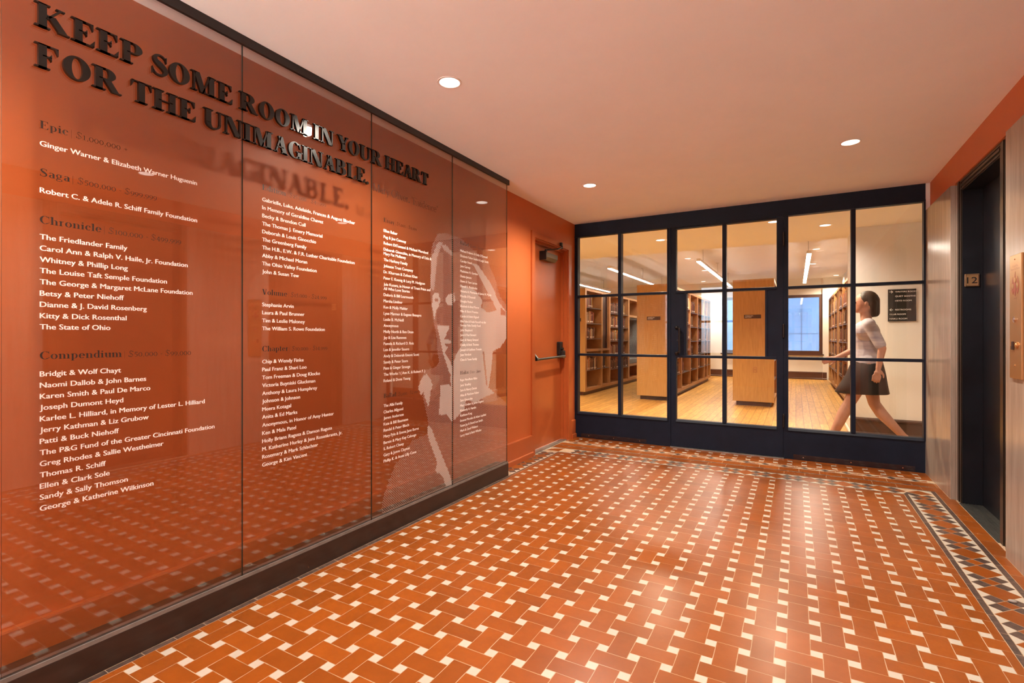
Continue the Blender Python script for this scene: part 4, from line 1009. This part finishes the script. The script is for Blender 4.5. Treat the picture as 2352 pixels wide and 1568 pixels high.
# wall bookcase seen through the first sidelight (with reading nook)
dv = [(9.33, 9.383), (10.255, 10.325), (10.773, 10.843), (11.70, 11.80), (12.217, 12.317), (13.55, 13.65)]
t = bookcase('nook', 'oak bookcase with grey reading nook seen beside the orange door', -4.19, -3.60, 9.30, 14.34, [1], dv,
             [(9.383, 10.255, S1+[.490]), (10.325, 10.773, [.490]), (10.843, 11.70, S3), (11.80, 12.217, S3), (13.65, 14.31, S3)])
m = MB(); m.box(-4.17, -3.60, 9.383, 10.255, .862, .910); m.box(-4.17, -3.60, 10.325, 10.773, .862, .910); link('mid_rail', m, 'oak_edge', t)
m = MB(); m.box(-4.17, -3.62, 10.325, 10.605, .910, 2.07); m.box(-3.63, -3.60, 10.605, 10.63, .910, 2.07); plabel(link('filler_panel', m, 'dark_panel', t), 'dark brown filler between bays')
m = MB(); m.box(-4.17, -3.60, 12.317, 13.55, .425, .475); m.box(-4.17, -3.60, 12.317, 13.55, 1.645, 1.700); link('nook_rail', m, 'oak_edge', t)
m = MB(); m.box(-4.17, -3.64, 12.317, 12.345, .475, 1.645); m.box(-4.17, -3.64, 13.522, 13.55, .475, 1.645); m.box(-4.17, -4.12, 12.345, 13.522, .475, 1.645); m.box(-4.12, -3.64, 12.345, 13.522, 1.60, 1.645); plabel(link('nook_lining', m, 'felt', t), 'grey felt lining of the reading nook')
m = MB(); m.bbox(-4.115, -3.63, 12.35, 13.517, .476, .60, .02); plabel(link('seat_cushion', m, 'felt', t), 'grey felt seat cushion')
# aisle bookcase behind the first oak end panel
dv = [(9.33, 9.40), (10.40, 10.477), (11.37, 11.42), (12.30, 12.37), (13.28, 13.35), (13.80, 13.86)]
t = bookcase('aisle', 'double sided oak bookcase at the first sidelight, signed on its end', -2.57, -1.99, 9.27, 14.34, [1, -1], dv,
             [(9.40, 10.40, S3), (10.477, 11.37, S1+[.430]), (11.42, 12.30, S3), (12.37, 13.28, S3), (13.35, 13.80, S3), (13.86, 14.31, S3)])
m = MB(); m.box(-2.26, -2.0, 10.72, 11.08, .910, 2.07); plabel(link('filler_panel', m, 'dark_panel', t), 'dark brown filler between bays')
m = MB(); m.box(-2.26, -1.99, 10.477, 11.37, .862, .910); link('mid_rail', m, 'oak_edge', t)
# aisle bookcase behind the glass door
dv = [(9.33, 9.40), (10.40, 10.47), (11.42, 11.49), (12.40, 12.47), (13.35, 13.42)]
t = bookcase('door', 'double sided oak bookcase whose signed end faces the glass door', -.934, -.310, 9.28, 14.34, [1, -1], dv,
             [(9.40, 10.40, S3), (10.47, 11.42, S3), (11.49, 12.40, S3), (12.47, 13.35, S3)])
# bookcase on the wall behind the white sign wall
dv = [(8.9, 8.95), (9.85, 9.90), (10.735, 10.785), (11.68, 11.73), (12.15, 12.20), (13.0, 13.05), (14.0, 14.05)]
t = bookcase('white', 'tall oak bookcase standing against the wall past the white sign wall', .727, 1.055, 8.0, 15.10, [-1], dv,
             [(8.95, 9.85, S3), (9.90, 10.735, S3), (10.785, 11.68, S3), (12.20, 13.0, S3), (13.05, 14.0, S3), (14.05, 15.07, S3)])
m = MB(); m.box(.75, 1.04, 11.73, 12.15, .910, 2.07); plabel(link('filler_panel', m, 'dark_panel', t), 'dark brown filler between bays')

ORD = ['first', 'second', 'third', 'fourth', 'fifth', 'sixth', 'seventh', 'eighth', 'ninth', 'tenth', 'eleventh', 'twelfth', 'thirteenth', 'fourteenth', 'fifteenth', 'sixteenth', 'seventeenth', 'eighteenth', 'nineteenth', 'twentieth']
REST = MB(); NB = [0]; BKEY = list(BOOKC)
def book(x, f, y, z, th, hh, dp, colour, label, group, lean=0):
    """spine toward x + f; rounded spine, page block set in from the covers"""
    hw = th/2
    m = MB(); n = 5
    sp = [(.004*math.sin(math.pi*i/n), -hw+th*i/n) for i in range(n+1)]
    prof = [(f*(p[0]), p[1]) for p in sp] + [(-f*dp, hw), (-f*dp, hw-.003), (-f*.004, hw-.003), (-f*.004, -hw+.003), (-f*dp, -hw+.003), (-f*dp, -hw)]
    m.prism(prof, 'z', 0, hh, 0)
    m.box(min(-f*.004, -f*(dp-.005)), max(-f*.004, -f*(dp-.005)), -hw+.003, hw-.003, .004, hh-.004, 1)
    if random.random() < .45:
        zz = hh*random.choice((.70, .76, .80)); m.box(*sorted((f*.0032, f*.0050)), -hw*.7, hw*.7, zz, zz+.02, 2)
    if random.random() < .5: m.box(*sorted((f*.0036, f*.0052)), -min(hw*.6, .01), min(hw*.6, .01), .02, .045, 3)
    if NB[0] >= 300:                                 # past three hundred: the ones that show least become one object
        k0 = BKEY.index(colour); k1 = BKEY.index('tan' if colour != 'tan' else 'brown')
        mp = [k0, len(BKEY), k1, len(BKEY)+1]
        REST.add([(v_[0]+x, v_[1]+y, v_[2]+z+.0006) for v_ in m.v], m.f)
        REST.mi[-len(m.f):] = [mp[i_] for i_ in m.mi]; return
    NB[0] += 1
    o = link('book', m, [BM[colour], 'pages', BM['tan'] if colour != 'tan' else BM['brown'], 'print_white'], None, (0, 0, 0))
    o.location = (x, y, z+.0006)
    if lean: o.rotation_euler = (lean, 0, 0); o.location.z += abs(math.sin(lean))*hw
    tag(o, label, 'book', group); return o
PAL = {'warm': ['brown']*5+['tan']*3+['maroon']*2+['red', 'cream', 'black', 'orange'], 'dark': ['brown']*5+['black']*3+['grey', 'green', 'maroon'], 'mix': ['grey', 'brown', 'navy blue', 'red', 'orange', 'brown', 'tan', 'brown', 'cream', 'yellow', 'black', 'maroon']}
def fill(key, where, xf, f, ya, yb, z, shelf, pal, hmax=.25, lean=False):
    y = ya+.004; n = 0; group = 'books on the %s' % where
    while n < 20:
        th = random.uniform(.020, .044)
        if y+th > yb: break
        c = random.choice(PAL[pal]); hh = random.uniform(hmax-.06, hmax); dp = random.uniform(.14, .18)
        last = lean and y+th+.06 > yb
        ln = R(-9) if last and n > 1 else 0
        book(xf-f*random.uniform(.006, .014), f, y+th/2+(.012 if ln else 0), z, th, hh, dp, c,
             '%s book, %s along from the near upright, %s shelf, %s' % (c, ORD[n], shelf, where), group, ln)
        y += th+.0012+(.03 if ln else 0); n += 1
B1 = 'first bay beside the nook case end'
fill('nook', 'nook bookcase, bay one', -3.60, 1, 9.385, 9.72, 1.745, 'top', 'mix', .27)
fill('nook', 'nook bookcase, bay one', -3.60, 1, 9.385, 9.82, 1.430, 'second', 'warm', .25, True)
fill('nook', 'nook bookcase, bay one', -3.60, 1, 9.385, 9.84, 1.118, 'third', 'warm', .24, True)
fill('nook', 'nook bookcase, bay one', -3.60, 1, 9.385, 10.02, .490, 'low', 'warm', .27)
fill('nook', 'nook bookcase, bay two', -3.60, 1, 10.33, 10.50, .490, 'low', 'dark', .26)
for z, s, p, e in zip(S3, ('top', 'second', 'third', 'fourth', 'lowest'), ('dark', 'mix', 'mix', 'warm', 'dark'), (11.52, 11.45, 11.55, 11.58, 11.60)):
    fill('nook', 'nook bookcase, bay three', -3.60, 1, 10.846, e, z, s, p, .25)
for z, s, p, e in zip(S3, ('top', 'second', 'third', 'fourth', 'lowest'), ('mix', 'warm', 'dark', 'dark', 'dark'), (11.98, 11.98, 11.95, 11.98, 12.18)):
    fill('nook', 'nook bookcase, bay four', -3.60, 1, 11.803, e, z, s, p, .24)
for z, s, p, e in zip(S3, ('top', 'second', 'third', 'fourth', 'lowest'), ('warm', 'warm', 'warm', 'dark', 'warm'), (11.98, 11.72, 11.55, 11.75, 11.66)):
    fill('aisle', 'signed aisle bookcase, bay three', -1.99, 1, 11.425, e, z, s, p, .25)
for z, s, p, e in zip(S3, ('top', 'second', 'third', 'fourth', 'lowest'), ('dark', 'dark', 'mix', 'dark', 'mix'), (12.60, 12.62, 12.80, 12.85, 12.75)):
    fill('aisle', 'signed aisle bookcase, bay four', -1.99, 1, 12.375, e, z, s, p, .25)
for z, s, p, e in zip(S3, ('top', 'second', 'third', 'fourth', 'lowest'), ('mix', 'dark', 'mix', 'mix', 'dark'), (13.55, 13.6, 13.6, 13.6, 13.5)):
    fill('aisle', 'signed aisle bookcase, bay five', -1.99, 1, 13.355, e, z, s, p, .24)
for z, s, e in ((1.745, 'top', 11.30), (1.430, 'second', 11.22), (1.118, 'third', 11.30)): fill('aisle', 'signed aisle bookcase, bay two', -1.99, 1, 11.10, e, z, s, 'warm', .24)
fill('aisle', 'signed aisle bookcase, bay two', -1.99, 1, 10.48, 10.70, .430, 'low', 'dark', .26)
fill('aisle', 'signed aisle bookcase, bay one', -1.99, 1, 10.02, 10.30, .430, 'lowest', 'warm', .26)
for (ya, yb, nm) in ((9.93, 10.72, 'two'), (10.80, 11.60, 'three'), (12.22, 12.80, 'five'), (13.08, 13.70, 'six'), (14.10, 14.50, 'seven')):
    for z, s, p, fr in zip(S3, ('top', 'second', 'third', 'fourth', 'lowest'), ('mix', 'warm', 'warm', 'warm', 'dark'), (.85, .7, .75, .6, .8)):
        if z == .43 and nm in ('six', 'seven'): continue
        fill('white', 'white wall bookcase, bay ' + nm, .727, -1, yb-(yb-ya)*fr, yb, z, s, p, .25)

if REST.v:
    o = link('shelved_books', REST, [BM[k] for k in BKEY]+['pages', 'print_white']); tag(o, 'remaining old books packed on the deeper bays of the white wall bookcase', 'books', None, 'stuff')
print('BOOKS', NB, len(REST.f))
# shelf-end signs
def shelf_sign(x0, x1, y, z0, z1, label):
    t = thing('shelf_sign', label, 'sign', ((x0+x1)/2, y, z0), 'subject signs on bookcase ends')
    m = MB(); m.box(x0, x1, y-.008, y-.0005, z0, z1); link('sign_plate', m, 'sign_brown', t)
    for i, s in enumerate(('AMERICAN', 'HISTORY')):
        vs, fs = sans(s, .017, 1.0, .0); m = MB(); m.add([(x0+.016+v[0], y-.0085, z1-.027-i*.023+v[1]) for v in vs], fs); link('lettering', m, 'print_white', t)
shelf_sign(-3.935, -3.685, 9.30, 1.460, 1.523, 'brown sign on the end of the nook bookcase')
shelf_sign(-2.384, -2.140, 9.27, 1.460, 1.526, 'brown American History sign on the oak end behind the first sidelight')
shelf_sign(-.759, -.502, 9.28, 1.460, 1.523, 'brown American History sign on the oak end behind the glass door')
t = thing('wall_outlet', 'pale outlet plate low on the oak end behind the glass door', 'outlet', (-.590, 9.28, .555))
m = MB(); m.bbox(-.622, -.560, 9.274, 9.2795, .560, .660, .002); link('cover_plate', m, 'oak_edge', t)
m = MB()
for z in (.585, .628): m.box(-.604, -.578, 9.2732, 9.274, z-.011, z+.011)
link('socket', m, 'oak', t)

# wayfinding sign on the white wall
ySg = 7.2
t = thing('directory_sign', 'square black directory sign with white arrows on the white wall', 'sign', (1.0, ySg, 1.30))
def wx(px): # x on the sign wall
    u = (px-1176)/1155.0; return ySg*(-0.49158+0.87083*u)/(0.87083+0.49158*u)
def wz(py, px):
    u = (px-1176)/1155.0; return CAMH+(774-py)/1155.0*ySg/(0.87083+0.49158*u)
sx0, sx1, sz1, sz0 = wx(2039), wx(2104), wz(665, 2039), wz(738, 2039)
m = MB(); m.box(sx0, sx1, ySg-.012, ySg-.0005, sz0, sz1); link('sign_panel', m, 'sign_dark', t)
rows = ((0, 'WRITERS ROOMS', 1), (1, 'QUIET BOOTHS', 1), (2, 'HEYD ROOM', 1), (4, 'RESTROOMS', 1), (5, 'CLUB ROOM', 0), (6, 'HAIKU ROOM', 0))
pit = (sz1-sz0)/7.15
for i, s, ind in rows:
    vs, fs = sans(s, pit*.30, 1.15, .0); m = MB(); x_ = sx0+.016+(.052 if ind else 0); z_ = sz1-pit*(i+.72)
    m.add([(x_+v[0], ySg-.0126, z_+v[1]) for v in vs], fs); link('lettering', m, 'print_white', t)
for i, d in ((0, 1), (4, -1)):
    zc = sz1-pit*(i+.57); xa, xb = sx0+.014, sx0+.048; m = MB(); y_ = ySg-.0126
    m.add([(xa, y_, zc-.002), (xb, y_, zc-.002), (xb, y_, zc+.002), (xa, y_, zc+.002)], [(0, 1, 2, 3)])
    tip = xb if d > 0 else xa
    for s in (1, -1): m.add([(tip, y_, zc), (tip-d*.016, y_, zc+s*.015), (tip-d*.020, y_, zc+s*.012), (tip-d*.004, y_, zc)], [(0, 1, 2, 3)])
    link('arrow', m, 'print_white', t)

# linear pendants
def pendant(x, y0, y1, label):
    t = thing('linear_pendant', label, 'pendant light', (x, (y0+y1)/2, 2.45), 'linear pendants of the library')
    m = MB(); m.box(x-.032, x+.032, y0, y1, 2.4535, 2.50); link('housing', m, 'ring', t)
    m = MB(); m.box(x-.030, x+.030, y0+.004, y1-.004, 2.445, 2.453); link('diffuser', m, 'tube', t)
    for y in (y0+.5, (y0+y1)/2, y1-.5):
        m = MB(); m.cyl((x, y, 2.50), (x, y, H2-.012), .0022, n=8); link('suspension_wire', m, 'black_metal', t)
        m = MB(); m.cyl((x, y, H2-.012), (x, y, H2-.0005), .035, n=20); link('canopy', m, 'ring', t)
pendant(-4.68, 9.2, 14.0, 'long lit pendant hanging behind the nook bookcase')
pendant(-3.08, 9.2, 14.0, 'long lit pendant between nook bookcase and first oak end')
pendant(-1.46, 9.1, 14.0, 'long lit pendant over the aisle behind the glass door')
pendant(.18, 9.1, 14.0, 'long lit pendant over the aisle by the white wall bookcase')
GB = 'library ceiling downlights'; WT = {(.295, 6.87): .13, (2.6, 6.5): .13, (-.22, 6.38): .8}
for x, y, z, lab in ((-1.58, 6.84, H, 'library downlight seen at the top of the first sidelight'), (-.22, 6.38, H, 'library downlight at the top corner of the glass door'), (.295, 6.87, H, 'library downlight before the white sign wall'),
    (.32, 10.6, H2, 'library downlight beside the pendant by the white wall'), (-1.90, 10.6, H2, 'library downlight beside the pendant behind the door'), (-1.90, 12.7, H2, 'library downlight deeper along the door aisle'),
    (-2.30, 15.2, H2, 'small library downlight before the back wall'), (.32, 12.7, H2, 'library downlight deeper along the white wall aisle'), (.90, 15.35, H2, 'library downlight beyond the end of the white wall bookcase'),
    (2.6, 6.5, H, 'library downlight along the side corridor'), (-3.40, 6.84, H, 'added unseen library downlight in front of the nook bookcase end')):  # last one continues the row out of view, added to brighten the floor
    downlight(x, y, z, LIB_SPOT*WT.get((x, y), 1), lab, GB, LAMP_COL if x > .25 and y < 7 else LIB_COL, .055)

# ------------------------------------------------------------------ woman walking past, behind the glass
def blob(name, parts, mat_, parent, voxel=.007, smooth=5):
    """union of tapered limbs and ellipsoids, fused into one continuous skin"""
    m = MB()
    for p in parts:
        if p[0] == 'l':
            _, a, b, ra, rb = p; m.cyl(a, b, ra, rb, n=14); m.ball(a, ra, n=14); m.ball(b, rb, n=14)
        else: m.ball(p[1], p[2], n=18, sc=p[3])
    me = bpy.data.meshes.new('tmp'); me.from_pydata(m.v, [], m.f)
    o = bpy.data.objects.new('tmp', me); C.objects.link(o)
    md = o.modifiers.new('r', 'REMESH'); md.mode = 'VOXEL'; md.voxel_size = voxel
    ms = o.modifiers.new('s', 'SMOOTH'); ms.factor = .5; ms.iterations = smooth
    dg = bpy.context.evaluated_depsgraph_get(); ev = o.evaluated_get(dg); m2 = ev.to_mesh()
    out = MB(); out.v = [tuple(v.co) for v in m2.vertices]; out.f = [list(p.vertices) for p in m2.polygons]; out.mi = [0]*len(out.f); out.sm = [True]*len(out.f)
    ev.to_mesh_clear(); bpy.data.objects.remove(o); bpy.data.meshes.remove(me)
    return link(name, out, mat_, parent)
PXX, PYY = .64, 6.32
t = thing('person', 'woman in lavender blouse and black skirt walking past behind the glass', 'person', (PXX, PYY, 0))
def q(x, y, z): return (PXX+x, PYY+y, z)
def hand(w, d, side):
    """palm, four curled fingers of different lengths and a thumb leaving the side of the palm"""
    w = Vector(w); d = Vector(d).normalized(); s = Vector((0, side, 0)); fwd = d.cross(Vector((0, 1, 0))).normalized()
    P = [('l', w, w+d*.045, .019, .024), ('l', w+d*.045+fwd*.012, w+d*.075+fwd*.016, .016, .012), ('l', w+d*.045-fwd*.014, w+d*.072-fwd*.018, .016, .012)]
    for i, (o_, ln) in enumerate(((-.030, .062), (-.010, .074), (.010, .078), (.029, .068))):
        a = w+d*.078+fwd*o_; b = a+d*ln*.5-s*.006; c = b+d*ln*.42-s*.022
        P += [('l', a, b, .0092, .0082), ('l', b, c, .0082, .0068)]
    a = w+d*.030+fwd*.026; b = a+d*.030+fwd*.024-s*.006; c = b+d*.028+fwd*.006-s*.012
    return P + [('l', a, b, .0115, .0098), ('l', b, c, .0095, .0078)]
B = [('l', q(0, 0, .86), q(0, 0, 1.02), .115, .098), ('l', q(0, 0, 1.02), q(-.01, 0, 1.20), .098, .112), ('l', q(-.01, -.08, 1.22), q(-.01, .08, 1.22), .095, .095),
     ('l', q(0, -.14, 1.285), q(0, .14, 1.285), .050, .050), ('l', q(0, 0, 1.29), q(-.018, 0, 1.42), .052, .046),
     ('e', q(-.020, 0, 1.505), .1, (.93, .74, 1.10)), ('l', q(-.055, 0, 1.455), q(-.082, 0, 1.425), .055, .026), ('e', q(-.075, 0, 1.475), .05, (.7, .95, 1.2)),
     ('l', q(-.108, 0, 1.513), q(-.127, 0, 1.482), .008, .012), ('e', q(-.104, 0, 1.452), .016, (.8, 1.4, .7)), ('e', q(-.01, -.074, 1.495), .02, (.7, .45, 1.3)), ('e', q(-.01, .074, 1.495), .02, (.7, .45, 1.3)),
     ('l', q(0, -.085, .84), q(-.16, -.085, .47), .085, .054), ('l', q(-.16, -.085, .47), q(-.21, -.085, .36), .054, .056), ('l', q(-.21, -.085, .36), q(-.315, -.085, .09), .056, .035),
     ('l', q(-.315, -.085, .085), q(-.40, -.085, .065), .036, .030), ('l', q(-.40, -.085, .065), q(-.47, -.085, .070), .030, .022), ('e', q(-.30, -.085, .055), .034, (1, 1, 1)),
     ('l', q(0, .085, .84), q(.07, .085, .46), .085, .053), ('l', q(.07, .085, .46), q(.13, .085, .36), .053, .056), ('l', q(.13, .085, .36), q(.305, .085, .150), .056, .034),
     ('l', q(.305, .085, .145), q(.26, .085, .060), .034, .030), ('l', q(.26, .085, .055), q(.205, .085, .032), .030, .020), ('e', q(.325, .085, .135), .032, (1, 1, 1)),
     ('l', q(0, -.175, 1.275), q(.10, -.215, 1.04), .044, .036), ('l', q(.10, -.215, 1.04), q(.07, -.215, .845), .036, .024),
     ('l', q(0, .175, 1.275), q(-.07, .205, 1.03), .044, .036), ('l', q(-.07, .205, 1.03), q(-.25, .185, .93), .036, .024)]
B += hand(q(.07, -.215, .845), (-.15, 0, -1), -1) + hand(q(-.25, .185, .93), (-1, 0, -.35), 1)
blob('body', B, 'skin', t, .0055)
blob('blouse', [('l', q(0, 0, .90), q(0, 0, 1.02), .136, .114), ('l', q(0, -.04, .88), q(0, .04, .88), .118, .118), ('l', q(0, 0, 1.02), q(-.01, 0, 1.20), .112, .124), ('l', q(-.01, -.08, 1.215), q(-.01, .08, 1.215), .106, .106),
     ('l', q(0, -.145, 1.283), q(0, .145, 1.283), .060, .060), ('l', q(0, -.175, 1.275), q(.085, -.209, 1.075), .056, .050), ('l', q(0, .175, 1.275), q(-.062, .201, 1.075), .056, .050)], 'blouse', t)
m = MB(); n = 40; rings = [(.935, .122, .122, 0), (.90, .132, .142, 0), (.84, .150, .186, -.005), (.76, .172, .194, -.012), (.66, .205, .190, -.03), (.575, .235, .186, -.045), (.570, .225, .178, -.045), (.70, .185, .165, -.02)]
v = []
for z, rx, ry, dx in rings:
    for i in range(n):
        a = 2*math.pi*i/n; k = 1+.018*math.sin(a*9)*(1 if z < .7 else .2)
        v.append(q(dx+rx*k*math.cos(a), ry*k*math.sin(a), z))
m.add(v, [(j*n+i, j*n+(i+1) % n, (j+1)*n+(i+1) % n, (j+1)*n+i) for j in range(len(rings)-1) for i in range(n)], 0, True)
link('skirt', m, 'skirt', t)
blob('hair', [('e', q(.006, 0, 1.530), .1, (.98, .82, 1.0)), ('l', q(.055, 0, 1.53), q(.065, 0, 1.40), .055, .045), ('l', q(.05, -.05, 1.50), q(.05, -.045, 1.38), .032, .026), ('l', q(.05, .05, 1.50), q(.05, .045, 1.38), .032, .026)], 'hair', t, .006, 4)
for s in (-1, 1):
    m = MB(); m.ball(q(-.101, s*.033, 1.507), .0085); link('eye', m, 'eye', t)
m = MB(); m.ball(q(-.1165, 0, 1.452), .010, sc=(.5, 1.9, .55)); link('mouth', m, 'lip', t)
blob('shoe', [('l', q(-.31, -.085, .040), q(-.40, -.085, .048), .040, .038), ('l', q(-.40, -.085, .048), q(-.475, -.085, .060), .038, .028)], 'shoe', t, .006, 3)
blob('shoe', [('l', q(.318, .085, .105), q(.265, .085, .045), .038, .038), ('l', q(.265, .085, .045), q(.205, .085, .030), .038, .026)], 'shoe', t, .006, 3)
